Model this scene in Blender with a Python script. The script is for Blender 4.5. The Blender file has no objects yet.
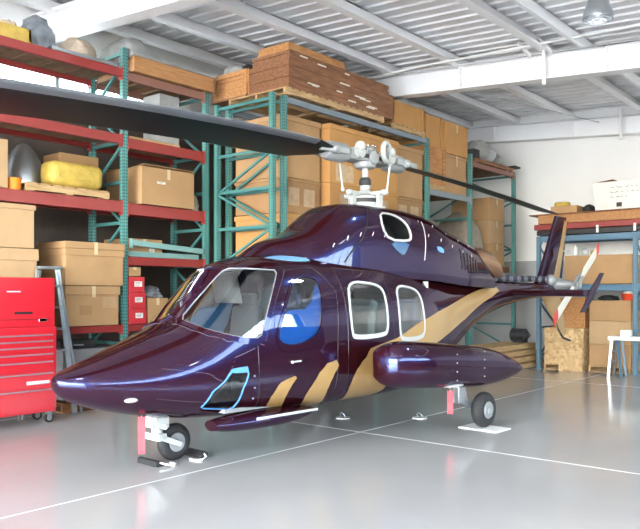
import bpy, bmesh, math, random
from mathutils import Vector, Matrix
from mathutils.geometry import delaunay_2d_cdt
random.seed(7)
PI = math.pi
S = bpy.context.scene
COL = S.collection
R = math.radians

# ---------------------------------------------------------------- materials
def mat(name, col, rough=.5, metal=0., coat=0., noise=0., nscale=8., bump=0., bscale=30., spec=.5, stretch=None, coatr=.05):
    m = bpy.data.materials.new(name); m.use_nodes = True
    nt = m.node_tree; N = nt.nodes; L = nt.links
    b = N['Principled BSDF']
    b.inputs['Base Color'].default_value = (*col, 1)
    b.inputs['Roughness'].default_value = rough
    b.inputs['Metallic'].default_value = metal
    b.inputs['Specular IOR Level'].default_value = spec
    if coat:
        b.inputs['Coat Weight'].default_value = coat
        b.inputs['Coat Roughness'].default_value = coatr
    if noise or bump:
        tc = N.new('ShaderNodeTexCoord'); mp = N.new('ShaderNodeMapping')
        L.new(tc.outputs['Object'], mp.inputs['Vector'])
        if stretch: mp.inputs['Scale'].default_value = stretch
    if noise:
        n = N.new('ShaderNodeTexNoise'); n.inputs['Scale'].default_value = nscale; n.inputs['Detail'].default_value = 4
        L.new(mp.outputs[0], n.inputs['Vector'])
        r = N.new('ShaderNodeMapRange'); r.inputs['From Min'].default_value = .3; r.inputs['From Max'].default_value = .7
        r.inputs['To Min'].default_value = 1 - noise; r.inputs['To Max'].default_value = 1 + noise
        L.new(n.outputs['Fac'], r.inputs['Value'])
        x = N.new('ShaderNodeMix'); x.data_type = 'RGBA'; x.blend_type = 'MULTIPLY'; x.inputs[0].default_value = 1
        x.inputs[6].default_value = (*col, 1); L.new(r.outputs[0], x.inputs[7]); L.new(x.outputs[2], b.inputs['Base Color'])
    if bump:
        n2 = N.new('ShaderNodeTexNoise'); n2.inputs['Scale'].default_value = bscale; n2.inputs['Detail'].default_value = 3
        L.new(mp.outputs[0], n2.inputs['Vector'])
        bp = N.new('ShaderNodeBump'); bp.inputs['Strength'].default_value = bump; bp.inputs['Distance'].default_value = .02
        L.new(n2.outputs['Fac'], bp.inputs['Height']); L.new(bp.outputs[0], b.inputs['Normal'])
    return m

def glass(name, tint, refl=1.0, rough=0.0):
    m = bpy.data.materials.new(name); m.use_nodes = True
    nt = m.node_tree; N = nt.nodes; L = nt.links; N.remove(N['Principled BSDF'])
    t = N.new('ShaderNodeBsdfTransparent'); t.inputs[0].default_value = (*tint, 1)
    g = N.new('ShaderNodeBsdfGlossy'); g.inputs['Roughness'].default_value = rough
    f = N.new('ShaderNodeFresnel'); f.inputs['IOR'].default_value = 1.55
    k = N.new('ShaderNodeMath'); k.operation = 'MULTIPLY'; k.inputs[1].default_value = refl; k.use_clamp = True
    x = N.new('ShaderNodeMixShader'); L.new(f.outputs[0], k.inputs[0]); L.new(k.outputs[0], x.inputs[0])
    L.new(t.outputs[0], x.inputs[1]); L.new(g.outputs[0], x.inputs[2]); L.new(x.outputs[0], N['Material Output'].inputs[0])
    return m

def holes_mat(name, col, scale=(13., 13., 20.), rough=.45):
    # painted steel upright with rows of teardrop slots
    m = mat(name, col, rough); nt = m.node_tree; N = nt.nodes; L = nt.links; b = N['Principled BSDF']
    tc = N.new('ShaderNodeTexCoord'); mp = N.new('ShaderNodeMapping'); mp.inputs['Scale'].default_value = scale
    L.new(tc.outputs['Object'], mp.inputs['Vector'])
    sx = N.new('ShaderNodeSeparateXYZ'); L.new(mp.outputs[0], sx.inputs[0])
    fr = N.new('ShaderNodeMath'); fr.operation = 'FRACT'; L.new(sx.outputs['Z'], fr.inputs[0])
    c1 = N.new('ShaderNodeMath'); c1.operation = 'COMPARE'; c1.inputs[1].default_value = .5; c1.inputs[2].default_value = .22
    L.new(fr.outputs[0], c1.inputs[0])
    tot = N.new('ShaderNodeMath'); tot.operation = 'ADD'
    ax = N.new('ShaderNodeMath'); ax.operation = 'ABSOLUTE'; L.new(sx.outputs['X'], ax.inputs[0])
    ay = N.new('ShaderNodeMath'); ay.operation = 'ABSOLUTE'; L.new(sx.outputs['Y'], ay.inputs[0])
    mn = N.new('ShaderNodeMath'); mn.operation = 'MINIMUM'; L.new(ax.outputs[0], mn.inputs[0]); L.new(ay.outputs[0], mn.inputs[1])
    c2 = N.new('ShaderNodeMath'); c2.operation = 'COMPARE'; c2.inputs[1].default_value = .34; c2.inputs[2].default_value = .12
    L.new(mn.outputs[0], c2.inputs[0])
    mu = N.new('ShaderNodeMath'); mu.operation = 'MULTIPLY'; L.new(c1.outputs[0], mu.inputs[0]); L.new(c2.outputs[0], mu.inputs[1])
    x = N.new('ShaderNodeMix'); x.data_type = 'RGBA'; x.inputs[6].default_value = (*col, 1); x.inputs[7].default_value = (.015, .03, .03, 1)
    L.new(mu.outputs[0], x.inputs[0]); L.new(x.outputs[2], b.inputs['Base Color'])
    return m

def board_mat(name, a, b_, scale=3., rough=.7):
    # wood with grain running along local Y, or chip board speckle
    m = mat(name, a, rough); nt = m.node_tree; N = nt.nodes; L = nt.links; b = N['Principled BSDF']
    tc = N.new('ShaderNodeTexCoord'); mp = N.new('ShaderNodeMapping'); mp.inputs['Scale'].default_value = (6, 1.1, 9)
    L.new(tc.outputs['Object'], mp.inputs['Vector'])
    n = N.new('ShaderNodeTexNoise'); n.inputs['Scale'].default_value = scale; n.inputs['Detail'].default_value = 6
    L.new(mp.outputs[0], n.inputs['Vector'])
    r = N.new('ShaderNodeValToRGB'); r.color_ramp.elements[0].position = .35; r.color_ramp.elements[1].position = .68
    r.color_ramp.elements[0].color = (*a, 1); r.color_ramp.elements[1].color = (*b_, 1)
    L.new(n.outputs['Fac'], r.inputs[0]); L.new(r.outputs[0], b.inputs['Base Color'])
    return m

def chip_mat(name):
    m = mat(name, (.6, .4, .2), .75); nt = m.node_tree; N = nt.nodes; L = nt.links; b = N['Principled BSDF']
    tc = N.new('ShaderNodeTexCoord'); v = N.new('ShaderNodeTexVoronoi'); v.inputs['Scale'].default_value = 16
    L.new(tc.outputs['Object'], v.inputs['Vector'])
    r = N.new('ShaderNodeValToRGB'); r.color_ramp.elements[0].color = (.38, .22, .09, 1); r.color_ramp.elements[1].color = (.75, .53, .28, 1)
    L.new(v.outputs['Color'], r.inputs[0]); L.new(r.outputs[0], b.inputs['Base Color'])
    return m

PAINT = mat('aircraft paint', (.019, .0028, .0032), .5, .0, .6, coatr=.015, spec=0.)
def finish_paint(m):
    # dark wine base with a blue to violet pearl flake under clear lacquer
    nt = m.node_tree; N = nt.nodes; L = nt.links; b = N['Principled BSDF']
    out = N['Material Output']
    g = N.new('ShaderNodeBsdfGlossy'); g.inputs['Roughness'].default_value = .22; g.inputs['Color'].default_value = (.0006, .0115, .050, 1)
    a = N.new('ShaderNodeAddShader'); L.new(b.outputs[0], a.inputs[0]); L.new(g.outputs[0], a.inputs[1]); L.new(a.outputs[0], out.inputs[0])
finish_paint(PAINT)
GOLD = mat('gold stripe', (.40, .24, .085), .35, .25, .6)
BRONZE = mat('exhaust bronze', (.26, .15, .09), .35, .7)
BLACK = mat('black', (.012, .012, .014), .45)
RUBBER = mat('rubber', (.016, .016, .017), .75, noise=.3, nscale=40)
BLADE = mat('blade black', (.006, .007, .009), .42, spec=.22, noise=.25, nscale=3)
BLADEEDGE = mat('blade edge metal', (.35, .37, .40), .3, .8)
GRAYBLADE = mat('blade weathered', (.09, .085, .08), .4)
WHITE = mat('white', (.80, .80, .78), .4)
WHITEPAINT = mat('aircraft white', (.44, .45, .44), .3, 0, .5)
HUBWHITE = mat('rotor white enamel', (.36, .37, .36), .4, 0, .3)
HUBGREY = mat('hub enamel', (.27, .28, .285), .4, .2)
ALU = mat('aluminium', (.42, .45, .48), .35, .85)
STEEL = mat('polished steel', (.75, .76, .78), .12, 1.)
CHROME = mat('chrome spinning', (.82, .83, .86), .07, 1., bump=.05, bscale=5)
REDTAG = mat('streamer red', (.42, .06, .075), .7)
REDBLADE = mat('red band', (.62, .06, .04), .45)
CREAM = mat('rotor cream', (.78, .74, .64), .4)
GLASS = glass('clear pane', (.86, .90, .90), 3.2)
SEALM = mat('window sealant', (.30, .32, .36), .5)
RIVM = mat('rivet paint', (.14, .14, .20), .4)
GLASSG = glass('grey green pane', (.50, .58, .57), 2.6)
PANEBLUE = mat('blue reflection and pane', (.20, .46, .74), .35, 0, .4)  # opaque blue: door window reflection put into colour, also the roof pane
GLASSB = glass('blue tinted pane', (.30, .54, .84), 3.0)
GLASSD = glass('smoked pane', (.16, .20, .24), 2.0)
BLUETRIM = mat('blue trim', (.10, .30, .62), .25, .2, .8)
SEAT = mat('grey upholstery', (.22, .225, .235), .8, bump=.3)
TRIMG = mat('cabin trim', (.6, .6, .57), .8)
CURT = mat('pale curtain', (.55, .62, .64), .9, bump=.6, bscale=6, stretch=(1, 6, .3))
PANEL = mat('instrument black', (.02, .02, .022), .6)

FLOORM = mat('sealed concrete', (.388, .382, .378), .14, noise=.05, nscale=.7, spec=.45)
JOINT = mat('joint filler', (.54, .54, .55), .4)
WALLM = mat('white wall', (.90, .90, .88), .75, noise=.02, nscale=1.)
BANDM = mat('grey dado', (.40, .40, .40), .6)
DARKW = mat('shade and reflection lining', (.055, .04, .032), .8, noise=.3, nscale=1.5)  # dark for shade behind the left rack and for reflections on the right
DECKM = mat('roof deck', (.80, .80, .81), .6, .0, noise=.08, nscale=1.5)
BEAMM = mat('white steel', (.90, .90, .90), .45)
CONC = mat('apron concrete', (.45, .44, .42), .8, noise=.1, nscale=.4)
TEAL = mat('rack teal', (.06, .20, .19), .45)
TEALH = holes_mat('rack teal slotted', (.075, .235, .215))
TEALL = mat('loose teal beam', (.20, .36, .34), .45)
RACKRED = mat('rack red', (.26, .030, .026), .42)
RACKRUST = mat('rack brown', (.22, .10, .07), .6)
RACKGREY = mat('rack grey blue', (.19, .23, .27), .45)
RACKBLUE = mat('rack steel blue', (.075, .16, .24), .42)
RACKBLUEH = holes_mat('rack steel blue slotted', (.09, .19, .27))
DECKW = mat('shelf board', (.22, .14, .08), .8, noise=.3, nscale=4)
def cardm(n, c): return mat(n, c, .78, noise=.07, nscale=3., bump=.05, bscale=12)
SCOOP = mat('intake scoop blue', (.03, .10, .22), .25, .2, .8)
CARD = cardm('cardboard', (.40, .235, .11)); CARDL = cardm('cardboard pale', (.44, .285, .15)); CARDD = cardm('cardboard brown', (.34, .19, .085))
CARDO = cardm('cardboard orange', (.47, .24, .08)); CARDW = cardm('cardboard white', (.72, .70, .66))
TAPE = mat('parcel tape', (.58, .44, .27), .3); LABELW = mat('paper label', (.75, .73, .68), .7); FADE = mat('faded patch', (.50, .35, .22), .8, noise=.15, nscale=12)
INK = mat('stencil ink', (.05, .04, .035), .8); INKW = mat('white stencil', (.72, .68, .60), .8)
PINE = board_mat('pallet pine', (.36, .22, .095), (.55, .37, .19))
CRATE = board_mat('crate brown', (.165, .065, .026), (.27, .12, .055))
CRATEO = board_mat('crate orange', (.36, .15, .045), (.52, .26, .10))
PLY = board_mat('ply edge', (.34, .15, .05), (.44, .22, .09))
OSB = chip_mat('chip board')
RED = mat('tool chest red', (.50, .014, .026), .3, 0, .6)
REDLID = mat('red plastic', (.70, .07, .02), .45)
REDBOX = mat('red printed carton', (.52, .03, .04), .6)
TARP = mat('grey tarp', (.27, .27, .26), .55, noise=.2, nscale=5, bump=.9, bscale=7)
TARPB = mat('blue grey film', (.20, .22, .25), .35, noise=.3, nscale=7, bump=1., bscale=9)
SACK = mat('stretch wrapped grey', (.30, .25, .20), .55, noise=.2, nscale=5, bump=.7, bscale=8)
CANVAS = mat('tan canvas', (.45, .36, .27), .8, noise=.15, nscale=6, bump=.7, bscale=10)
YELLOW = mat('yellow wrapped foam', (.52, .36, .07), .6, noise=.15, nscale=8, bump=.6, bscale=14)
ORANGE = mat('orange plastic', (.85, .25, .02), .5)
GREYP = mat('grey plastic', (.22, .22, .23), .5)
LGREY = mat('light grey', (.50, .52, .53), .5)

# ---------------------------------------------------------------- mesh building
class MB:
    def __init__(s): s.v = []; s.f = []; s.m = []; s.cur = 0
    def mt(s, i): s.cur = i; return s
    def add(s, vs, fs, M=None):
        o = len(s.v)
        s.v += [tuple(M @ Vector(p)) if M else tuple(p) for p in vs]
        for f in fs: s.f.append([o + i for i in f]); s.m.append(s.cur)
        return s
    def box(s, c, d, rot=None, taper=1.):
        x, y, z = [q / 2 for q in d]; t = taper
        vs = [(-x, -y, -z), (x, -y, -z), (x, y, -z), (-x, y, -z), (-x*t, -y*t, z), (x*t, -y*t, z), (x*t, y*t, z), (-x*t, y*t, z)]
        M = Matrix.Translation(c) @ (rot.to_4x4() if rot else Matrix.Identity(4))
        return s.add(vs, [(0, 3, 2, 1), (4, 5, 6, 7), (0, 1, 5, 4), (1, 2, 6, 5), (2, 3, 7, 6), (3, 0, 4, 7)], M)
    def bb(s, x0, x1, y0, y1, z0, z1): return s.box(((x0+x1)/2, (y0+y1)/2, (z0+z1)/2), (abs(x1-x0), abs(y1-y0), abs(z1-z0)))
    def bar(s, a, b, w, h=None):
        a, b = Vector(a), Vector(b); d = b - a; h = h or w
        q = d.to_track_quat('Y', 'Z').to_matrix()
        return s.box((a + b) / 2, (w, d.length, h), q)
    def rings(s, rings, cap=True, closed=False):
        n = len(rings[0]); fs = []; vs = [p for r in rings for p in r]
        for i in range(len(rings) - (0 if closed else 1)):
            a, b = i * n, ((i + 1) % len(rings)) * n
            for j in range(n): fs.append((a + j, a + (j+1) % n, b + (j+1) % n, b + j))
        if cap and not closed: fs.append(tuple(range(n))[::-1]); fs.append(tuple((len(rings)-1) * n + j for j in range(n)))
        return s.add(vs, fs)
    def cyl(s, a, b, r, r2=None, n=16, cap=True):
        return s.lathe([(0, r), ((Vector(b) - Vector(a)).length, r if r2 is None else r2)], a, b, n, cap)
    def lathe(s, prof, a, b, n=24, cap=True):
        # prof: (distance along a->b, radius)
        a, b = Vector(a), Vector(b); q = (b - a).to_track_quat('Z', 'Y').to_matrix()
        rs = [[a + q @ Vector((r * math.cos(2*PI*k/n), r * math.sin(2*PI*k/n), h)) for k in range(n)] for h, r in prof]
        return s.rings(rs, cap)
    def tube(s, pts, r, n=8):
        pts = [Vector(p) for p in pts]; rs = []
        for i, p in enumerate(pts):
            d = (pts[min(i+1, len(pts)-1)] - pts[max(i-1, 0)]).normalized(); q = d.to_track_quat('Z', 'Y').to_matrix()
            rs.append([p + q @ Vector((r * math.cos(2*PI*k/n), r * math.sin(2*PI*k/n), 0)) for k in range(n)])
        return s.rings(rs)
    def torus(s, c, axis, R_, r, n=28, k=12, sq=1.):
        q = Vector(axis).to_track_quat('Z', 'Y').to_matrix(); rs = []
        for i in range(n):
            t = 2*PI*i/n; rs.append([Vector(c) + q @ Vector(((R_ + r * math.cos(2*PI*j/k)) * math.cos(t), (R_ + r * math.cos(2*PI*j/k)) * math.sin(t), r * sq * math.sin(2*PI*j/k))) for j in range(k)])
        return s.rings(rs, False, True)
    def ball(s, c, r, sc=(1, 1, 1), n=16, m=10, jit=0., rng=None, zmin=-1.):
        rs = []
        for i in range(1, m):
            t = PI * i / m; rr = []
            for j in range(n):
                k = 1 + (rng.uniform(-jit, jit) if jit else 0); z = max(math.cos(t), zmin)
                rr.append((c[0] + r*sc[0]*k*math.sin(t)*math.cos(2*PI*j/n), c[1] + r*sc[1]*k*math.sin(t)*math.sin(2*PI*j/n), c[2] + r*sc[2]*k*z if z > zmin else c[2] + r*sc[2]*zmin))
            rs.append(rr)
        return s.rings(rs[::-1])
    def prism(s, poly, x0, x1, axis='x'):
        n = len(poly)
        g = {'x': lambda p, t: (t, p[0], p[1]), 'y': lambda p, t: (p[0], t, p[1]), 'z': lambda p, t: (p[0], p[1], t)}[axis]
        return s.rings([[g(p, x0) for p in poly], [g(p, x1) for p in poly]])
    def build(s, name, m, parent=None, smooth=40, bevel=0., loc=None, rz=0.):
        me = bpy.data.meshes.new(name); me.from_pydata(s.v, [], s.f)
        ms = m if isinstance(m, (list, tuple)) else [m]
        for x in ms: me.materials.append(x)
        for p, i in zip(me.polygons, s.m): p.material_index = i
        bm = bmesh.new(); bm.from_mesh(me); bmesh.ops.recalc_face_normals(bm, faces=bm.faces); bm.to_mesh(me); bm.free()
        if smooth:
            for p in me.polygons: p.use_smooth = True
            me.set_sharp_from_angle(angle=R(smooth))
        o = bpy.data.objects.new(name, me); COL.objects.link(o)
        if parent: o.parent = parent
        if loc: o.location = loc
        o.rotation_euler.z = rz
        if bevel:
            b = o.modifiers.new('bevel', 'BEVEL'); b.width = bevel; b.segments = 2; b.limit_method = 'ANGLE'; b.angle_limit = R(40)
        return o

def tag(o, label, cat, group=None, kind=None):
    o['label'] = label; o['category'] = cat
    if group: o['group'] = group
    if kind: o['kind'] = kind
    return o
def thing(name, label, cat, loc=(0, 0, 0), rz=0., group=None):
    o = bpy.data.objects.new(name, None); COL.objects.link(o); o.location = loc; o.rotation_euler = (0, 0, rz); o.empty_display_size = .2
    return tag(o, label, cat, group)
def struct(o): o['kind'] = 'structure'; return o
def copy_tree(o, parent=None):
    c = o.copy(); COL.objects.link(c)
    if parent: c.parent = parent
    for ch in [x for x in bpy.data.objects if x.parent == o]: copy_tree(ch, c)
    return c

ADDED_LAMPS = [(-4.5, 1.5), (2.5, 4.0), (2.5, 11.0), (-1.5, -2.5)]  # lamps added out of view for more light
SKYS, SUNE, EXPO = 6.0, 55.0, .12

# ---------------------------------------------------------------- helicopter surface functions
# s, top, bottom, height of widest line, half width, upper exponent, lower exponent
FT=[(-1.31,.925,.885,.905,.02,2,2),(-1.27,.965,.80,.895,.10,2,2),(-1.18,1.0,.735,.885,.19,2,2.1),(-1.0,1.065,.655,.87,.315,2,2.2),(-.73,1.165,.575,.86,.455,2,2.3),
(-.4,1.28,.505,.87,.585,2.15,2.5),(-.07,1.405,.455,.90,.675,2.6,2.7),(.25,1.68,.435,.93,.735,3.0,2.9),(.63,2.015,.425,.97,.775,3.1,3.1),(1.0,2.115,.42,.99,.80,2.9,3.2),
(1.6,2.15,.41,1.0,.81,2.75,3.3),(2.6,2.15,.41,1.0,.81,2.65,3.3),(3.3,2.12,.43,1.02,.79,2.5,3.0),(3.9,2.07,.56,1.10,.71,2.4,2.7),(4.5,2.01,.83,1.25,.59,2.25,2.4),(5.2,1.96,1.12,1.42,.44,2.1,2.1),
(6.0,1.91,1.38,1.58,.31,2,2),(6.7,1.89,1.50,1.67,.235,2,2),(7.6,1.88,1.59,1.72,.175,2,2),(8.4,1.87,1.66,1.76,.12,2,2),(8.9,1.85,1.70,1.77,.07,2,2)]
def interp(T,s):
    s=min(max(s,T[0][0]),T[-1][0])
    i=0
    while i<len(T)-2 and T[i+1][0]<s:i+=1
    a,b=T[i],T[i+1];h=b[0]-a[0];t=(s-a[0])/h
    out=[]
    for k in range(1,len(a)):
        def sl(j):
            if j<=0:return (T[1][k]-T[0][k])/(T[1][0]-T[0][0])
            if j>=len(T)-1:return (T[-1][k]-T[-2][k])/(T[-1][0]-T[-2][0])
            d0=(T[j][k]-T[j-1][k])/(T[j][0]-T[j-1][0]);d1=(T[j+1][k]-T[j][k])/(T[j+1][0]-T[j][0])
            if d0*d1<=0:return 0.
            return 2*d0*d1/(d0+d1)
        m0,m1=sl(i)*h,sl(i+1)*h
        out.append((2*t**3-3*t*t+1)*a[k]+(t**3-2*t*t+t)*m0+(-2*t**3+3*t*t)*b[k]+(t**3-t*t)*m1)
    return out
def fus(s,ph):
    zt,zb,zm,w,nu,nl=interp(FT,s)
    c,n=math.cos(ph),math.sin(ph)
    e=2/(nu if n>=0 else nl)
    return (math.copysign(w*abs(c)**e,c), s, zm+(zt-zm)*n**e if n>=0 else zm-(zm-zb)*(-n)**e)
CT=[(.85,2.06,.16,2.0,2.4),(1.0,2.17,.20,2.0,2.4),(1.21,2.285,.27,1.98,2.4),(1.5,2.36,.37,1.96,2.7),(1.73,2.44,.45,1.95,3.0),(2.0,2.62,.49,1.92,3.4),(2.2,2.745,.51,1.9,3.7),(2.34,2.80,.52,1.9,3.7),(2.6,2.82,.535,1.9,3.8),(3.3,2.825,.585,1.88,3.2),(3.9,2.80,.63,1.85,2.5),(4.57,2.64,.60,1.8,2.3),(5.38,2.47,.46,1.78,2.2),(5.75,2.33,.38,1.78,2.2)]
def cowl(s,ph):
    zt,w,zb,n=interp(CT,s)
    c,m=math.cos(ph),max(math.sin(ph),0)
    return (math.copysign(w*abs(c)**(2/n),c),s,zb+(zt-zb)*m**(2/n))


def surf_n(fn, s, p, off):
    a = Vector(fn(s, p)); e = 2e-3
    du = Vector(fn(s + e, p)) - Vector(fn(s - e, p)); dv = Vector(fn(s, p + e)) - Vector(fn(s, p - e))
    n = du.cross(dv)
    if n.length < 1e-12: n = a - Vector((0, s, 1.2))
    n.normalize()
    if n.dot(a - Vector((0, s, 1.1))) < 0: n = -n
    return a + n * off
def chaikin(p, it=2):
    for _ in range(it):
        q = []
        for i in range(len(p)):
            a, b = p[i], p[(i+1) % len(p)]
            q += [(a[0]*.75 + b[0]*.25, a[1]*.75 + b[1]*.25), (a[0]*.25 + b[0]*.75, a[1]*.25 + b[1]*.75)]
        p = q
    return p
KP = .8
def offset(p, d):
    # outward offset of a closed polygon in (s, phi), metric s and KP * phi
    q = [(a, b * KP) for a, b in p]; n = len(q)
    ar = sum(q[i][0]*q[(i+1) % n][1] - q[(i+1) % n][0]*q[i][1] for i in range(n)); sg = 1 if ar > 0 else -1
    out = []
    for i in range(n):
        a, b, c = Vector(q[i-1]), Vector(q[i]), Vector(q[(i+1) % n])
        t = ((b - a).normalized() + (c - b).normalized()); t = t.normalized() if t.length > 1e-9 else (c - b).normalized()
        o = b + Vector((t.y, -t.x)) * d * sg
        out.append((o.x, o.y / KP))
    return out
def inside(p, s, ph):
    c = False; n = len(p)
    for i in range(n):
        a, b = p[i], p[i-1]
        if (a[1] > ph) != (b[1] > ph) and s < (b[0]-a[0]) * (ph-a[1]) / (b[1]-a[1]) + a[0]: c = not c
    return c
def dens(p, d=.03):
    out = []
    for i in range(len(p)):
        a, b = p[i], p[(i+1) % len(p)]; L = math.hypot(b[0]-a[0], (b[1]-a[1]) * KP); n = max(1, int(L / d))
        out += [(a[0] + (b[0]-a[0])*k/n, a[1] + (b[1]-a[1])*k/n) for k in range(n)]
    return out
def patch(poly, off, fn, mirror=False, step=.035):
    p = dens(poly, step); n = len(p)
    pts = [Vector(q) for q in p]
    s0, s1 = min(q[0] for q in p), max(q[0] for q in p); a0, a1 = min(q[1] for q in p), max(q[1] for q in p)
    sh = offset(p, -step * .5); s = s0
    while s < s1:
        a = a0
        while a < a1:
            if inside(sh, s, a): pts.append(Vector((s, a)))
            a += step
        s += step
    vs, es, fs, *_ = delaunay_2d_cdt(pts, [(i, (i+1) % n) for i in range(n)], [], 1, 1e-6)
    out = [surf_n(fn, v.x, v.y, off) for v in vs]
    if mirror: out = [Vector((-v.x, v.y, v.z)) for v in out]
    return MB().add(out, [tuple(f) for f in fs])
def ring(poly, din, dout, off, fn, mirror=False, lift=.006):
    p = dens(poly); rs = []
    for q in p: pass
    A, B = offset(p, -din), offset(p, dout); k = 1 if not mirror else -1
    def P(q, o): v = surf_n(fn, q[0], q[1], o); return Vector((v.x * k, v.y, v.z))
    rs = [[P(A[i], off - .012), P(A[i], off + lift), P(B[i], off + lift), P(B[i], off - .012)] for i in range(len(p))]
    return MB().rings(rs, False, True)
def surf_line(pts, fn, r, off=.001, mirror=False, n=12):
    out = []
    for i in range(len(pts) - 1):
        for k in range(n):
            t = k / n; out.append(surf_n(fn, pts[i][0]*(1-t) + pts[i+1][0]*t, pts[i][1]*(1-t) + pts[i+1][1]*t, off))
    out.append(surf_n(fn, *pts[-1], off))
    if mirror: out = [(-v[0], v[1], v[2]) for v in out]
    return out

WIND = [(-0.03, 1.501), (-0.054, 1.159), (0.005, 0.759), (0.144, 0.405), (0.316, 0.228), (0.502, 0.134), (0.562, 0.254), (0.654, 0.439), (0.781, 0.679), (0.921, 0.92), (0.773, 1.001), (0.653, 1.119), (0.574, 1.304), (0.556, 1.489), (0.408, 1.524), (0.204, 1.533)]
DOOR = [(1.082, 0.787), (1.41, 0.759), (1.437, 0.594), (1.395, 0.336), (1.333, 0.12), (1.133, 0.066), (0.902, 0.044), (0.755, 0.065), (0.705, 0.119), (0.767, 0.241), (0.911, 0.506)]
W1 = [(1.923, 0.708), (2.42, 0.673), (2.532, 0.585), (2.52, 0.334), (2.504, 0.138), (2.423, 0.099), (1.893, 0.088), (1.843, 0.125), (1.838, 0.389)]
W2 = [(2.819, 0.674), (3.206, 0.654), (3.311, 0.55), (3.3, 0.286), (3.289, 0.098), (3.17, 0.06), (2.797, 0.055), (2.738, 0.094), (2.758, 0.394)]
BROW = [(0.818, 1.293), (1.218, 1.424), (1.523, 1.315), (1.593, 1.055), (1.17, 1.047)]
CHIN = [(-0.11, -0.629), (-0.036, -0.198), (0.137, 0.01), (0.353, 0.0), (0.291, -0.198), (0.249, -0.734)]
DOORREFL = [(0.735, 0.176), (0.842, 0.301), (0.92, 0.357), (1.227, 0.349), (1.43, 0.734), (1.437, 0.594), (1.395, 0.336), (1.333, 0.12), (1.133, 0.066), (0.902, 0.044), (0.755, 0.065), (0.717, 0.111)]
S1 = [(0.742, -1.088), (0.652, -0.551), (0.717, -0.262), (0.773, -0.169), (1.003, -0.1), (0.894, -0.294), (0.865, -0.611), (0.994, -1.123)]
S2 = [(1.3, -1.187), (1.156, -0.625), (1.191, -0.342), (1.345, -0.033), (1.651, -0.001), (1.513, -0.196), (1.47, -0.544), (1.6, -1.134)]
S3 = [(1.95, -1.134), (1.838, -0.549), (1.881, -0.174), (2.067, 0.009), (2.478, 0.048), (2.737, 0.078), (3.367, 0.262), (4.71, 0.476), (6.031, 0.775), (6.076, 0.35), (4.784, 0.075), (4.011, 0.032), (3.631, -0.003), (3.168, 0.002), (2.775, -0.004), (2.635, -0.083), (2.569, -0.325), (2.564, -0.872), (2.35, -1.134)]
SEAM1 = [(0.464, 0.114), (0.64, 0.362), (1.018, 0.906)]
RIVW = [(-0.096, 1.483), (-0.094, 1.046), (-0.013, 0.684), (0.137, 0.348), (0.313, 0.186), (0.538, 0.095)]
RIVP = [(0.564, 0.125), (0.74, 0.479), (1.003, 0.908)]
STEP = [(0.5, -1.187), (1.5, -1.187)]
STR = [S1, S2, S3]

WINDOWS = dict(wind=chaikin(WIND, 1), door=chaikin(DOOR), w1=chaikin(W1), w2=chaikin(W2), brow=chaikin(BROW), chin=[q for i in range(6) for q in ((CHIN[i][0]*.9+CHIN[i-1][0]*.1, CHIN[i][1]*.9+CHIN[i-1][1]*.1), (CHIN[i][0]*.9+CHIN[(i+1)%6][0]*.1, CHIN[i][1]*.9+CHIN[(i+1)%6][1]*.1))])

heli = thing('helicopter', 'dark wine and gold helicopter with blue sheen parked on three wheels across the hangar floor', 'helicopter', (-5.977, 4.819, 0), R(-3.07))

def quad_phi(n=44):
    q = [PI/2 * (i / n) ** 1.3 for i in range(n + 1)]
    up = q + [PI - a for a in q[::-1][1:]]
    return up + [2*PI - a for a in up[::-1][1:-1]]
PH = quad_phi()
def norm(a): return a - 2*PI if a > PI else a
def hull(s0, s1, step, name, m, cut, cap0, cap1):
    n = max(2, int((s1 - s0) / step)); ss = [s0 + (s1 - s0) * i / n for i in range(n + 1)]; k = len(PH)
    vs = [fus(s, a) for s in ss for a in PH]; fs = []
    for i in range(n):
        for j in range(k):
            if cut:
                sm = (ss[i] + ss[i+1]) / 2; b = PH[(j+1) % k] if j < k-1 else 2*PI; am = norm((PH[j] + b) / 2)
                if abs(am) > PI/2: am = math.copysign(PI, am) - am
                if any(inside(w, sm, am) for w in WINDOWS.values()): continue
            fs.append((i*k + j, i*k + (j+1) % k, (i+1)*k + (j+1) % k, (i+1)*k + j))
    if cap0: fs.append(tuple(range(k))[::-1])
    if cap1: fs.append(tuple(n*k + j for j in range(k)))
    return MB().add(vs, fs).build(name, m, heli, 50)
hull(-1.31, 5.0, .03, 'fuselage', PAINT, True, True, False)
boom = hull(5.0, 8.9, .05, 'tail_boom', PAINT, False, False, True)

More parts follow.
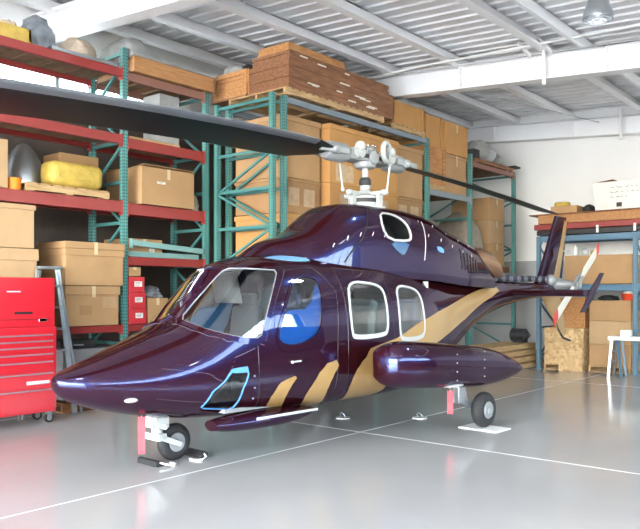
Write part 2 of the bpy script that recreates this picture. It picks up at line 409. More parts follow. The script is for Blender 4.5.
for mir in (False, True):
    ws = patch(WINDOWS['wind'], .0, fus, mir).build('windshield_pane', GLASS, heli, 60)
    ring(WINDOWS['wind'], .012, .035, .002, fus, mir, .008).build('windshield_frame', PAINT, ws, 35)
    ring(WINDOWS['wind'], .016, -.010, .003, fus, mir, .004).build('windshield_seal', SEALM, ws, 35)
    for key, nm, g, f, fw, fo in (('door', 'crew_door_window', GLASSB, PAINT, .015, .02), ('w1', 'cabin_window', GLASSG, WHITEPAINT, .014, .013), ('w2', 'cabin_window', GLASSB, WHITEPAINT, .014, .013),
                          ('brow', 'roof_window', PANEBLUE, PAINT, .02, .02), ('chin', 'chin_window', GLASSD, BLUETRIM, .006, .008)):
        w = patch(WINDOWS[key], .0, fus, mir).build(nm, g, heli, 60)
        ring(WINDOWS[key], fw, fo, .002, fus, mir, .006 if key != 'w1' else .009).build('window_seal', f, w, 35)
    fl = patch(chaikin(DOORREFL, 1), -.03, fus, mir).build('painted_reflection', PANEBLUE, heli, 60)  # blue reflection in the door window, painted as a patch
    for st in STR:
        g = patch(chaikin(st, 1), .003, fus, mir).build('gold_stripe', GOLD, heli, 60)
    # door outlines
    for pts in (SEAM1 + [(1.45, .93), (1.66, .55), (1.6, .06), (1.6, -.9), (.55, -.9), (.50, -.3), SEAM1[0]], [(1.78, .95), (2.62, .9), (2.62, -.03), (2.6, -1.0), (1.78, -1.0), (1.78, .1), (1.78, .95)]):
        MB().tube(surf_line(pts, fus, .003, .0, mir), .004, 5).build('door_seam', BLACK, heli)
    h = MB().tube(surf_line([(.90, .0), (1.02, .0)], fus, .01, .012, mir, 4), .010, 8); e = surf_n(fus, .90, 0, .012); h.ball((-e.x if mir else e.x, e.y, e.z), .018)
    h.build('door_handle', WHITEPAINT, heli)
rv = MB()
for pts in (RIVW, RIVP, [(-.55, -.35), (-.1, -.45), (.2, .1), (.42, .1)], [(-.5, .35), (-.2, .1), (.05, -.05)]):
    for i, p in enumerate(surf_line(pts, fus, 0, .001, False, 16)):
        rv.ball(p, .004, n=6, m=4); rv.ball((-p.x, p.y, p.z), .004, n=6, m=4)
for s, a in ((.42, -.05), (.43, -.22), (.44, -.45)): rv.ball(surf_n(fus, s, a, .002), .012, n=8, m=5)
rv.build('rivet_rows', RIVM, heli)['kind'] = 'stuff'
pr = MB()
for k in range(10):
    s = 1.75 + k * .17; q = [surf_n(fus, s + d, 1.18 - k*.012, .006) for d in (0, .03, .06, .09)]; pr.tube(q, .009, 6)
for i in range(5):
    for a, s in ((.32, 1.9 + .22*i), (.55, 3.7 + .3*i), (.85, 3.6 + .35*i)):
        pr.tube([surf_n(cowl, s + d*.5, a + d, .003) for d in (0, .03, .06)], .006, 6)
pr.build('panel_fasteners', LGREY, heli)['kind'] = 'stuff'
# landing light blister and pitot under the nose
b = MB(); c0 = surf_n(fus, -.76, -.42, .01); b.ball(c0, .075, (.35, 1, .32), 14, 8); b.build('navigation_light', WHITEPAINT, heli)
MB().tube([(-.12, -1.28, .9), (-.12, -1.42, .9), (-.12, -1.48, .9)], .016, 8).build('pitot_tube', WHITEPAINT, heli)

# cowling with the air intakes cut into its shoulders
INT = chaikin([(2.804, .888), (3.074, .915), (3.23, .784), (3.309, .583), (3.309, .411), (3.238, .347), (2.863, .288), (2.758, .477)], 1)
cs = [.85 + (5.75 - .85) * i / 110 for i in range(111)]; ca = [PI * j / 72 for j in range(73)]
vs = [cowl(s, a) for s in cs for a in ca]; fs = []
for i in range(110):
    for j in range(72):
        sm, am = (cs[i] + cs[i+1]) / 2, (ca[j] + ca[j+1]) / 2; am = min(am, PI - am)
        if not inside(INT, sm, am): fs.append((i*73 + j, i*73 + j + 1, (i+1)*73 + j + 1, (i+1)*73 + j))
fs.append(tuple(110*73 + j for j in range(73)))
cw = MB().add(vs, fs).build('engine_cowling', PAINT, heli, 40)
for k in (1, -1):
    P = offset(dens(INT), .02)
    a = [surf_n(cowl, *q, .002) for q in P]; c = sum(a, Vector()) / len(a)
    b = [(c + (q - c) * .75) - Vector((.26, -.10, .05)) for q in a]
    m = MB().rings([[(k*q.x, q.y, q.z) for q in r] for r in (a, b)], False); m.add([(k*q.x, q.y, q.z) for q in b], [tuple(range(len(b)))])
    it = m.build('air_intake', BLACK, heli, 30)
    ring(INT, .012, .016, .004, cowl, k < 0, .008).build('intake_lip', WHITEPAINT, it, 35)
    patch(chaikin([(2.86, .259), (3.275, .331), (3.202, .213), (3.137, .135), (3.023, .16)], 1), .004, cowl, k < 0).build('intake_scoop', SCOOP, heli)
    MB().tube(surf_line([(2.64, 1.1), (2.48, .5), (2.377, .28), (2.074, .06)], cowl, .004, .002, k < 0), .008, 6).build('cowling_seam', BLACK, heli)
    MB().tube(surf_line([(3.7, .9), (3.6, .4), (3.543, .154)], cowl, .004, .002, k < 0), .006, 6).build('cowling_seam', LGREY, heli)
    v = patch(chaikin([(3.83, .43), (4.0, .44), (4.02, .35), (3.86, .34)], 1), .006, cowl, k < 0).build('cooling_vent', BLUETRIM, heli)
    # exhaust ejector
    ex = MB(); rs = []
    for t, r, dx, dz in ((0, .17, .20, 2.16), (.25, .20, .24, 2.20), (.5, .19, .28, 2.15), (.68, .155, .31, 2.08)):
        y = 5.2 + t; rs.append([(k * (dx + r * .8 * math.cos(2*PI*j/20)), y - .12 * math.sin(2*PI*j/20) * (t > .5), dz + r * math.sin(2*PI*j/20)) for j in range(20)])
    ex.rings(rs).build('exhaust_stack', BRONZE, heli, 50)
    gr = MB()
    for i in range(6): gr.tube([surf_n(cowl, 4.55 + .1*i, .62 - .02*i, .004), surf_n(cowl, 4.5 + .1*i, .42, .004), surf_n(cowl, 4.47 + .1*i, .22, .004)], .010, 6)
    if k > 0: gr.build('louvre_vent', BLACK, heli)
MB().ball((0, 3.38, 2.86), .045, (1, 1.3, 1.2)).build('beacon_light', REDBLADE, heli)

# sponsons
ST = [(1.86, 1.32, .10, .91, 1.12), (1.90, 1.40, .19, .91, 1.06), (1.98, 1.46, .235, .905, 1.02), (2.1, 1.51, .255, .90, .96), (2.3, 1.55, .265, .89, .84), (2.5, 1.57, .265, .875, .70), (2.7, 1.58, .265, .86, .50), (2.95, 1.59, .262, .84, .38), (3.2, 1.60, .26, .815, .35), (3.6, 1.60, .25, .785, .40), (3.9, 1.60, .22, .765, .6), (4.2, 1.585, .15, .735, .95), (4.42, 1.54, .05, .715, 1.33), (4.47, 1.52, .008, .71, 1.48)]
for k in (1, -1):
    rs = []
    for i in range(60):
        s = 1.86 + (4.47 - 1.86) * (i / 59) ** 1.25
        lo, hz, zc, li = interp(ST, s); pass
        r = min(.30, (lo - li) / 2); rr = []
        for j in range(40):
            t = 2*PI*j/40; c, n = math.cos(t), math.sin(t)
            x = (lo - r + r * abs(c) ** .9) if c >= 0 else (li + .02)
            if c < 0: x = lo - r + (li - lo + r) * min(1, abs(c) * 1.2)
            z = zc + hz * math.copysign(abs(n) ** .75, n) 
            rr.append((k * x, s, z))
        rs.append(rr)
    sp = MB().rings(rs).build('sponson', PAINT, heli, 55)
    b = MB(); b.ball((k*1.40, 2.95, .615), .17, (.75, 1.1, .18), 20, 8); b.build('landing_light', WHITEPAINT, sp)
    q = MB()
    for s in (2.75, 3.35):
        for j in range(4): q.ball((k*1.61, s, .7 + .1*j), .008, n=6, m=4)
    q.build('rivet_row', LGREY, sp)['kind'] = 'stuff'
# belly fairing and boarding step
for k in (1, -1):
    rs = []
    for i in range(30):
        t = i / 29; s = .0 + 1.45 * t; w = math.sin(PI * min(1, max(.02, t))) ** (.22 if t < .5 else .5); c = 0.56 + .06 * w
        rs.append([(k*(c + .17*w*math.cos(2*PI*j/20)), s, .42 + .095*w*math.sin(2*PI*j/20)) for j in range(20)])
    st = MB().rings(rs).build('boarding_step', PAINT, heli, 50)
    MB().bar((k*.788, .42, .455), (k*.788, 1.30, .455), .010, .028).build('step_strip', WHITEPAINT, st, bevel=.004)

# tail
sh = MB()
sh.bb(-.07, .07, 5.9, 8.35, 1.90, 2.0)
sh.build('drive_shaft_cover', BLACK, heli, bevel=.02)
for i in range(8):
    q = MB(); y = 6.3 + i * .26; q.torus((.075, y, 1.95), (1, 0, 0), .05, .010, 16, 6); q.bb(.05, .078, y - .02, y + .02, 1.93, 1.97); q.build('shaft_hanger', RIVM, heli)
def foil(c, n=14, t=.10):
    up = [(c * x, t * c * (2.969*math.sqrt(x) - 1.26*x - 3.516*x*x + 2.843*x**3 - 1.036*x**4) / 2) for x in [(1 - math.cos(PI*i/n)) / 2 for i in range(n + 1)]]
    return up + [(a, -b) for a, b in up[::-1][1:-1]]
def fin(stn, name, m, par=None):
    # stn: (x, le_s, chord, z) sections stacked upward
    return MB().rings([[(x + b, le + a, z) for a, b in foil(ch)] for x, le, ch, z in stn]).build(name, m, par or heli, 35)
vf = fin([(0, 7.66, 1.22, 1.75), (0, 7.92, .99, 2.0), (0, 8.22, .80, 2.5), (0, 8.60, .50, 3.14)], 'vertical_fin', PAINT)
for k in (1, -1):
    MB().rings([[(k*.012, 8.44, 1.95), (k*.055, 8.44, 1.95), (k*.05, 8.68, 1.95), (k*.012, 8.68, 1.95)], [(k*.012, 8.72, 2.5), (k*.034, 8.72, 2.5), (k*.03, 8.90, 2.5), (k*.012, 8.90, 2.5)], [(k*.008, 8.98, 3.08), (k*.022, 8.98, 3.08), (k*.018, 9.10, 3.08), (k*.008, 9.10, 3.08)]]).build('fin_stripe', GOLD, vf, 20)
MB().bb(-.025, .025, 8.45, 9.2, 2.49, 2.51).build('fin_band', LGREY, vf)
lf = fin([(0, 8.78, .30, .93), (0, 8.45, .52, 1.3), (0, 8.0, .80, 1.68), (0, 7.9, .9, 1.78)], 'ventral_fin', GOLD)
MB().tube([(0, 8.6, 1.2), (0, 8.75, 1.0), (0, 8.95, .85), (0, 9.25, .78)], .022, 8).build('tail_skid', BLACK, heli)
for k in (1, -1):
    MB().rings([[(k * x, le + a, 1.70 + b) for a, b in foil(ch, t=.2)] for x, le, ch in ((.12, 6.45, .58), (.7, 6.5, .56), (1.42, 6.58, .54))]).build('stabilizer', PAINT, heli, 35)
    MB().rings([[(k * (x + b), le + a, z) for a, b in foil(ch, t=.09)] for x, le, ch, z in ((1.40, 6.52, .18, 1.40), (1.42, 6.72, .26, 1.62), (1.43, 6.82, .28, 1.76), (1.46, 7.12, .18, 2.02))]).build('end_plate_fin', PAINT, heli, 35)

# tail rotor on the port side
TR = Vector((.50, 8.46, 1.86)); td = Vector((0, .82, .572)).normalized(); tn = Vector((0, -td.z, td.y))
g = MB(); g.lathe([(0, .11), (.12, .13), (.25, .09), (.42, .05), (.56, .05)], (0, 8.46, 1.86), (.6, 8.46, 1.86), 16); g.bar(TR - td*.25, TR + td*.25, .05, .09); g.cyl(TR - Vector((.06, 0, 0)), TR + Vector((.05, 0, 0)), .085)
g.ball((.06, 8.3, 1.93), .11); g.tube([TR + tn*.1 + td*.2, TR + tn*.12, TR + tn*.1 - td*.2], .018)
g.build('tail_rotor_hub', HUBGREY, heli)
for k in (1, -1):
    def sec(r, c, th):
        o = TR + td * k * r; w = Vector((.30, tn.y, tn.z)).normalized()
        return [tuple(o + w * (a - c*.35) + Vector((1, 0, 0)) * b) for a, b in foil(c, 10, th)]
    tb = MB().rings([sec(.18, .12, .3), sec(.30, .26, .14), sec(.98, .28, .12)]).build('tail_rotor_blade', CREAM, heli, 35)
    MB().rings([sec(.98, .285, .13), sec(1.14, .28, .12), sec(1.16, .26, .10)]).build('blade_tip', REDBLADE, tb, 35)

# main rotor
MX, MY = 0., 3.05
hub = MB(); hub.lathe([(0, .13), (.06, .15), (.1, .15), (.13, .10), (.2, .085), (.24, .085)], (MX, MY, 3.34), (MX, MY, 3.6), 20)
hub.lathe([(0, .115), (.03, .14), (.07, .14), (.09, .10)], (MX, MY, 3.53), (MX, MY, 3.63), 20)
hub.bar((MX, MY - .42, 3.475), (MX, MY + .42, 3.475), .26, .13)
hub.cyl((MX - .17, MY, 3.47), (MX + .17, MY, 3.47), .09)
rh = hub.build('rotor_hub', HUBGREY, heli, 40, .012)
q = MB()
for y in (-.22, -.1, .1, .22):
    for x in (-.11, .11): q.cyl((MX + x, MY + y, 3.52), (MX + x, MY + y, 3.575), .022, n=8)
for a in range(10): q.ball((MX + .135*math.cos(a*PI/5), MY + .135*math.sin(a*PI/5), 3.625), .016, n=8, m=5)
q.build('hub_bolts', STEEL, rh)
q = MB(); q.bar((MX + .135, MY - .36, 3.475), (MX + .135, MY + .36, 3.475), .012, .05); q.bar((MX - .135, MY - .36, 3.475), (MX - .135, MY + .36, 3.475), .012, .05); q.build('hub_gap_shade', PANEL, rh)  # dark strips in place of shaded gaps in the hub
MB().torus((MX + .20, MY + .20, 3.56), (1, .3, 0), .12, .035, 24, 10).build('hub_spring', HUBWHITE, rh)
for y in (-.30, .33):
    q = MB(); q.cyl((MX - .12, MY + y, 3.50), (MX + .2, MY + y, 3.50), .075); q.ball((MX + .17, MY + y, 3.57), .07); q.build('blade_damper', HUBWHITE, rh)
q = MB(); q.cyl((MX, MY, 2.95), (MX, MY, 3.38), .042); q.lathe([(0, .05), (.03, .065), (.12, .07), (.15, .05)], (MX, MY, 3.02), (MX, MY, 3.3)); q.mt(1).lathe([(0, .06), (.03, .08), (.09, .08), (.12, .055)], (MX, MY, 3.10), (MX, MY, 3.25), 18)
q.build('rotor_mast', [HUBWHITE, PANEL], rh)
q = MB(); q.lathe([(0, .27), (.03, .27), (.05, .20), (.16, .20), (.17, .17)], (MX, MY, 2.80), (MX, MY, 3.0), 28); q.bar((MX, MY - .34, 3.0), (MX, MY + .34, 3.0), .05, .045); q.bar((MX - .3, MY, 3.0), (MX + .3, MY, 3.0), .05, .045); q.lathe([(0, .14), (.03, .10), (.09, .055)], (MX, MY, 2.98), (MX, MY, 3.2), 24)
for a in range(4): q.ball((MX + .32*math.cos(PI*a/2), MY + .32*math.sin(PI*a/2), 3.0), .042); q.bar((MX + .24*math.cos(PI*a/2), MY + .24*math.sin(PI*a/2), 2.82), (MX + .24*math.cos(PI*a/2), MY + .24*math.sin(PI*a/2), 3.0), .05, .07)
q.mt(1).lathe([(0, .205), (.055, .205)], (MX, MY, 2.88), (MX, MY, 2.95), 28)
q.build('swashplate', [HUBWHITE, PANEL], rh)
for k in (1, -1):
    q = MB(); q.tube([(MX + k*.10, MY + k*.33, 3.02), (MX + k*.16, MY + k*.33, 3.44)], .014); q.ball((MX + k*.10, MY + k*.33, 3.04), .028); q.ball((MX + k*.16, MY + k*.33, 3.42), .028); q.build('pitch_link', HUBWHITE, rh)
    gp = MB(); gp.lathe([(0, .10), (.08, .125), (.34, .125), (.42, .10)], (MX, MY + k*.38, 3.485), (MX, MY + k*.8, 3.48), 18); gp.bar((MX - .16, MY + k*.72, 3.475), (MX + .16, MY + k*.72, 3.475), .09, .10)
    for x in (-.14, .14): gp.bar((MX + x, MY + k*.5, 3.48), (MX + x*.8, MY + k*.98, 3.475), .05, .075); gp.ball((MX + x, MY + k*.74, 3.48), .06)
    gp.build('blade_grip', HUBGREY, rh, 40, .008)
    rs = []
    pit = R(11) if k < 0 else R(16); ang = R(-4.5)
    for r, c in ((.72, .22), (.82, .34), (1.15, .62), (1.6, .66), (2.5, .66), (3.5, .66), (4.5, .66), (5.4, .66), (5.9, .60), (6.05, .38)):
        z = 3.48 - (.26 if k < 0 else .18) * max(0, (r - .8) / 5.3) ** 1.7
        w = Vector((math.cos(pit), 0, -k * math.sin(pit)))
        up = Vector((k * math.sin(pit), 0, math.cos(pit)))
        o = Vector((MX + math.sin(ang) * r * k, MY + k * r, z))
        rs.append([tuple(o + w * (c*.30 - a) * (-k) + up * b) for a, b in foil(c, 12, .10 if r > .9 else .16)])
    bl = MB().rings(rs).build('main_rotor_blade', BLADE, heli, 40)
    # metal strip along the leading edge
    n = len(rs[0]); e = MB().rings([[tuple(Vector(r_[j]) * 1.0 + (Vector(r_[j]) - sum((Vector(p) for p in r_), Vector()) / n) * .012) for j in (n-3, n-2, n-1, 0, 1, 2, 3)] for r_ in rs[2:9]], False)
    e.build('leading_edge_strip', BLADEEDGE if k < 0 else GRAYBLADE, bl, 50)

# landing gear
def wheel(par, c, r, w):
    q = MB(); rr = w * .5; R_ = r - rr; q.torus(c, (1, 0, 0), R_, rr, 40, 14)
    q.torus((c[0], c[1], c[2]), (1, 0, 0), r * .985 - .012, .012, 40, 8, 3.2)
    t = q.build('tire', RUBBER, par)
    h = MB(); ri = R_ - rr * .55
    h.lathe([(0, ri), (.012, ri + .01), (.03, ri - .02), (.045, ri - .045), (w - .045, ri - .045), (w - .03, ri - .02), (w - .012, ri + .01), (w, ri)], (c[0] - w/2, c[1], c[2]), (c[0] + w/2, c[1], c[2]), 32)
    h.cyl((c[0] - w*.62, c[1], c[2]), (c[0] + w*.62, c[1], c[2]), ri * .38, n=20)
    for i in range(8):
        a = 2*PI*i/8
        for sx in (1, -1): h.ball((c[0] + sx * w*.38, c[1] + ri*.62*math.cos(a), c[2] + ri*.62*math.sin(a)), ri*.10, n=8, m=6)
    h.build('wheel_hub', HUBGREY, par, 35)
ng = MB(); ng.cyl((0, -.20, .30), (0, -.20, .52), .045); ng.cyl((0, -.20, .26), (0, -.20, .36), .055); ng.bb(-.09, .09, -.28, -.12, .36, .47)
ng.bar((.105, -.22, .27), (.105, .01, .175), .03, .055); ng.bar((-.105, -.22, .27), (-.105, .01, .175), .03, .055); ng.bb(-.12, .12, -.27, -.17, .24, .31); ng.tube([(.05, -.29, .44), (.07, -.31, .36), (.06, -.29, .27)], .012)
ng.cyl((.10, -.2, .38), (.14, -.2, .38), .03)
nose_gear = ng.build('nose_landing_gear', WHITEPAINT, heli, 35, .006)
wheel(nose_gear, (0, 0, .19), .19, .13)
for k in (1, -1):
    g = MB(); g.bb(k*1.30 - .045, k*1.30 + .045, 3.20, 3.34, .36, .66); g.bar((k*1.30, 3.27, .40), (k*1.30, 3.74, .215), .05, .075); g.tube([(k*1.26, 3.40, .62), (k*1.26, 3.50, .34)], .028); g.cyl((k*1.28, 3.7, .225), (k*1.49, 3.7, .225), .035)
    g.bar((k*1.23, 3.16, .6), (k*1.23, 3.42, .42), .02, .10)
    gr = g.build('main_landing_gear', ALU, heli, 35, .006)
    wheel(gr, (k*1.39, 3.70, .238), .225, .16)

# cabin interior
MB().bb(-.62, .62, .15, 4.0, .52, .56).build('cabin_floor', SEAT, heli)
ip = MB(); ip.prism([(.06, .6), (.30, .6), (.36, 1.0), (.36, 1.16), (.10, 1.18), (.02, .95)], -.52, .52); ip.build('instrument_panel', PANEL, heli, bevel=.02)
for x in (-.36, .36):
    se = MB(); se.bb(x - .23, x + .23, .75, 1.22, .72, .86); se.bb(x - .18, x + .18, .8, 1.15, .56, .74); se.build('crew_seat', SEAT, heli, bevel=.03)
    q = MB(); q.box((x, 1.27, 1.18), (.46, .13, .74), Matrix.Rotation(R(-8), 3, 'X')); q.box((x, 1.33, 1.60), (.28, .10, .20)); q.build('crew_seat_back', SEAT, heli, bevel=.04)
bk = MB(); bk.bb(-.66, .66, 1.56, 1.60, .56, 1.45); bk.build('cabin_bulkhead', TRIMG, heli)
for y, n in ((2.35, 3), (3.25, 3)):
    for i in range(n):
        x = (i - 1) * .44
        q = MB(); q.bb(x - .21, x + .21, y - .45, y, .74, .88); q.box((x, y + .06, 1.22), (.42, .13, .80), Matrix.Rotation(R(-8), 3, 'X')); q.bb(x - .19, x + .19, y - .4, y, .56, .76); q.build('cabin_seat', CURT, heli, bevel=.04)
sv = MB(); sv.box((-.36, .98, 1.76), (.46, .014, .36), Matrix.Rotation(R(14), 3, 'X')); sv.build('sun_shade', CARDW, heli)
"""aft cabin lining"""
MB().bb(-.62, .62, 3.55, 3.6, .56, 1.85).build('cabin_bulkhead', TRIMG, heli)

# ---------------------------------------------------------------- hangar shell
XL, XR, YF, YB = -11.6, 8.0, -10.0, 18.2
def zr(x): return 6.3 - .06 * (x + 8)
f = MB().bb(XL, XR, YF, YB, -.2, 0).build('floor', FLOORM, smooth=0); struct(f)
j = MB()
for x in (-9.6, -5.43, -1.2, 3.0): j.bb(x - .013, x + .013, YF, YB, -.02, .0015)
for y in (-6.0, .5, 7.25, 13.9): j.bb(XL, XR, y - .013, y + .013, -.02, .0015)
struct(j.build('floor_joints', JOINT, smooth=0))
# walls with openings, the right strip added
w = MB(); w.bb(XL - .2, XL, YF, 4.2, 0, 6.7); w.bb(XL - .2, XL, 9.4, YB, 0, 6.7); w.bb(XL - .2, XL, 4.2, 9.4, 0, 4.85); w.bb(XL - .2, XL, 4.2, 9.4, 5.75, 6.7)
struct(w.build('wall_left', WALLM, smooth=0))
w = MB()
w.bb(XL - .05, XL - .0, 4.2, 9.4, 4.85, 4.92); w.bb(XL - .05, XL, 4.2, 9.4, 5.68, 5.75)
for y in (4.2, 5.5, 6.8, 8.1, 9.33): w.bb(XL - .05, XL, y, y + .07, 4.85, 5.75)
wf = struct(w.build('window_1', LGREY, smooth=0)); MB().bb(XL - .035, XL - .025, 4.25, 9.35, 4.9, 5.7).build('window_pane', GLASS, wf, smooth=0)
struct(MB().bb(XL - .2, XR + .2, YB, YB + .2, 0, 6.7).build('wall_back', WALLM, smooth=0))
struct(MB().bb(XL, XR, YB - .02, YB, 0, 2.53).build('baseboard_back', BANDM, smooth=0))
w = MB(); w.bb(XL, XL + 2.0, YF - .2, YF, 0, 6.7); w.bb(XR - .6, XR, YF - .2, YF, 0, 6.7); w.bb(XL, XR, YF - .2, YF, 5.0, 6.7)
struct(w.build('wall_front', WALLM, smooth=0))
w = MB(); w.bb(XR, XR + .2, YF, -6, 0, 6.0); w.bb(XR, XR + .2, 17, YB, 0, 6.0); w.bb(XR, XR + .2, -6, 17, 4.9, 6.0); w.bb(XR, XR + .2, -6, 17, 0, 2.6)
struct(w.build('wall_right', WALLM, smooth=0))
w = MB(); w.bb(XR + .05, XR + .10, -6, 17, 2.6, 2.66); w.bb(XR + .05, XR + .10, -6, 17, 4.84, 4.9)  # unseen window strip, added for bright bands on the aircraft paint
for y in range(-6, 18): w.bb(XR + .05, XR + .10, max(-6, y - .03), min(17, y + .03), 2.6, 4.9)
wf = struct(w.build('added_window_strip', LGREY, smooth=0)); MB().bb(XR + .07, XR + .08, -5.97, 16.97, 2.65, 4.85).build('window_pane', GLASS, wf, smooth=0)
struct(MB().bb(XR - .03, XR, YF, YB, 0, 2.58).build('added_panel_right', DARKW, smooth=0))  # unseen dark panel, added for the aircraft doors to reflect
struct(MB().bb(XL, XL + .03, YF, YB, 0, 4.8).build('shade_panel_left', DARKW, smooth=0))  # dark sheet in place of the shade behind the rack
struct(MB().bb(-60, 60, -70, 60, -.4, -.21).build('ground', CONC, smooth=0))
# ribbed roof deck running across the hangar
d = MB(); prof = []; y = YF
while y < YB: prof += [(y, 0), (y + .235, 0), (y + .245, -.03), (y + .29, -.03)]; y += .30
rs = [[(x, p[0], zr(x) + p[1]) for p in prof] + [(x, p[0], zr(x) + .05) for p in prof[::-1]] for x in (XL - .2, XR + .2)]
struct(d.rings(rs).build('ceiling', DECKM, smooth=0))
n = 1
def trim(mb, m, bevel=0): 
    global n
    o = struct(mb.build('trim_%d' % n, m, smooth=0, bevel=bevel)); n += 1; return o
for y0 in (-5.0, .55, 6.45, 12.4, 17.95):
    g = MB(); h0, h1 = .42, .52
    def zb(x): return 5.60 - .073 * (x + 8)
    for dz0, dz1, hw in ((0, .03, .13), (.03, .42, .02), (.42, .45, .13)):
        g.rings([[(x, y0 - hw, zb(x) + dz0 * (1 + .012*(x+8))), (x, y0 + hw, zb(x) + dz0), (x, y0 + hw, zb(x) + dz1), (x, y0 - hw, zb(x) + dz1)] for x in (XL, XR)])
    for x in (-9, -6.9, -4.2, -1, 2, 5): g.bb(x - .012, x + .012, y0 - .12, y0 + .12, zb(x) + .01, zb(x) + .44)
    trim(g, BEAMM)
for x in (-11.0, -9.8, -8.42, -7.0, -5.28, -4.64, -3.0, -1.5, .05, 1.45, 2.85, 4.25, 5.65, 7.05):
    zz = zr(x) - .05; g = MB()
    g.bb(x - .012, x + .012, YF, YB, zz - .21, zz); g.bb(x - .012, x + (.14 if x != -4.64 else .06), YF, YB, zz - .22, zz - .20); g.bb(x - .14, x + .012, YF, YB, zz - .012, zz); trim(g, BEAMM)
g = MB(); g.tube([(XL, 11.9, 5.95), (-7.5, 11.9, 5.97), (-3.5, 11.9, 5.83), (2, 11.9, 5.6), (XR, 11.9, 5.3)], .022); trim(g, WHITE)
for x in (-5.45, -5.08):
    g = MB(); g.bar((x, 12.22, 5.80), (x - .15, 12.0, 6.02), .05, .05); trim(g, WHITE)
for x, y0 in ((-5.22, 12.22), (-5.7, 17.7)):
    g = MB(); g.tube([(x, y0, 6.0), (x, y0, 5.28)], .035); trim(g, WHITE)
trim(MB().tube([(-7.9, 13.0, 5.9), (-7.2, 14.5, 5.85), (-6.2, 17.7, 5.75)], .012), LGREY)

# high bay lamps
def high_bay(x, y, label, power):
    z = 5.04; t = thing('high_bay_lamp', label, 'lamp', (x, y, z), 0, 'high bay lamps under the roof')
    q = MB(); q.lathe([(0, .178), (.02, .18), (.10, .16), (.24, .11), (.30, .095)], (0, 0, 0), (0, 0, 1), 32, False); q.lathe([(0, .168), (.10, .15), (.24, .10), (.295, .085)], (0, 0, .002), (0, 0, 1.002), 32, False); q.build('reflector', ALU, t)
    q = MB(); q.cyl((0, 0, .30), (0, 0, .52), .095, .085, 24); q.build('ballast_housing', LGREY, t)
    q = MB(); q.tube([(0, 0, .52), (0, 0, zr(x) - z - .25)], .012); q.build('hanger', LGREY, t)
    q = MB()
    for r in (.06, .115, .172): q.torus((0, 0, -.02 - (.17 - r)*.2), (0, 0, 1), r, .006, 28, 6)
    for k in range(6): a = PI*k/3; q.tube([(.02*math.cos(a), .02*math.sin(a), -.05), (.172*math.cos(a), .172*math.sin(a), -.015)], .005, 6)
    q.build('wire_guard', ALU, t)
    e = bpy.data.materials.get('lamp glow')
    if not e:
        e = bpy.data.materials.new('lamp glow'); e.use_nodes = True; e.node_tree.nodes['Principled BSDF'].inputs['Emission Color'].default_value = (1, .98, .95, 1); e.node_tree.nodes['Principled BSDF'].inputs['Emission Strength'].default_value = 1.2
    q = MB(); q.ball((0, 0, .12), .06, (1, 1, 1.5), 14, 8); q.build('bulb', e, t)
    l = bpy.data.lights.new('high_bay_light', 'SPOT'); l.energy = power; l.spot_size = R(165); l.spot_blend = .6; l.shadow_soft_size = .2; l.color = (1, .98, .95)
    lo = bpy.data.objects.new('high_bay_light', l); COL.objects.link(lo); lo.parent = t; lo.location = (0, 0, -.04)
    return t
LAMPP = 180
high_bay(-3.19, 9.07, 'round silver high bay lamp with a wire guard hanging under the white roof', LAMPP)
for x, y in ADDED_LAMPS: high_bay(x, y, 'unseen silver high bay lamp added under the roof for light', LAMPP)

# ---------------------------------------------------------------- storage helpers
def carton(label, x0, x1, y0, y1, z0, z1, m=None, group=None, lid=0., tape=True, lab=None, fade=None, name='carton', flap=False, rz=0., strap=False):
    m = m or CARD; cx, cy = (x0+x1)/2, (y0+y1)/2; W, D, H = x1-x0, y1-y0, z1-z0
    t = thing(name, label, 'box', (cx, cy, z0), rz, group)
    b = MB().bb(-W/2, W/2, -D/2, D/2, 0, H - (.012 if lid else 0)).build('carton_body', m, t, 0, .006)
    if lid: MB().bb(-W/2 - .02, W/2 + .02, -D/2 - .02, D/2 + .02, H - lid, H).build('lid', m, t, 0, .008)
    if flap:
        q = MB(); q.box((-W*.25, 0, H + .012), (W*.5, D, .008), Matrix.Rotation(R(4), 3, 'Y')); q.box((W*.25 + .02, 0, H + .010), (W*.5, D*.98, .008), Matrix.Rotation(R(-5), 3, 'Y')); q.build('flap', m, t, 0)
    e = .022 if lid else .002
    if tape:
        q = MB(); q.bb(-W/2 + .01, W/2 + e, -.03, .03, H, H + .002); q.bb(W/2 + e - .002, W/2 + e, -.03, .03, H*.72, H + .002); q.build('tape_strip', TAPE, t, 0)
    if lab:
        ly, lz, lw, lh = lab; q = MB().bb(W/2, W/2 + .003, ly - lw/2, ly + lw/2, lz - lh/2, lz + lh/2); l = q.build('paper_label', LABELW, t, 0)
        q = MB()
        for i in range(3): q.bb(W/2 + .003, W/2 + .004, ly - lw*.4, ly + lw*(.35 - .1*i), lz + lh*(.28 - .25*i) - lh*.05, lz + lh*(.28 - .25*i) + lh*.03)
        q.build('print_lines', INK, l, 0)
    if fade:
        for ly, lz, lw, lh in fade: MB().bb(W/2, W/2 + .003, ly - lw/2, ly + lw/2, lz - lh/2, lz + lh/2).build('faded_patch', FADE, t, 0)
    if strap:
        q = MB()
        for s in (-.3, .3): q.bb(-W/2 - .003, W/2 + .003, D*s - .01, D*s + .01, -.001, H + .003)
        q.build('strap', BLACK, t, 0)
    return t
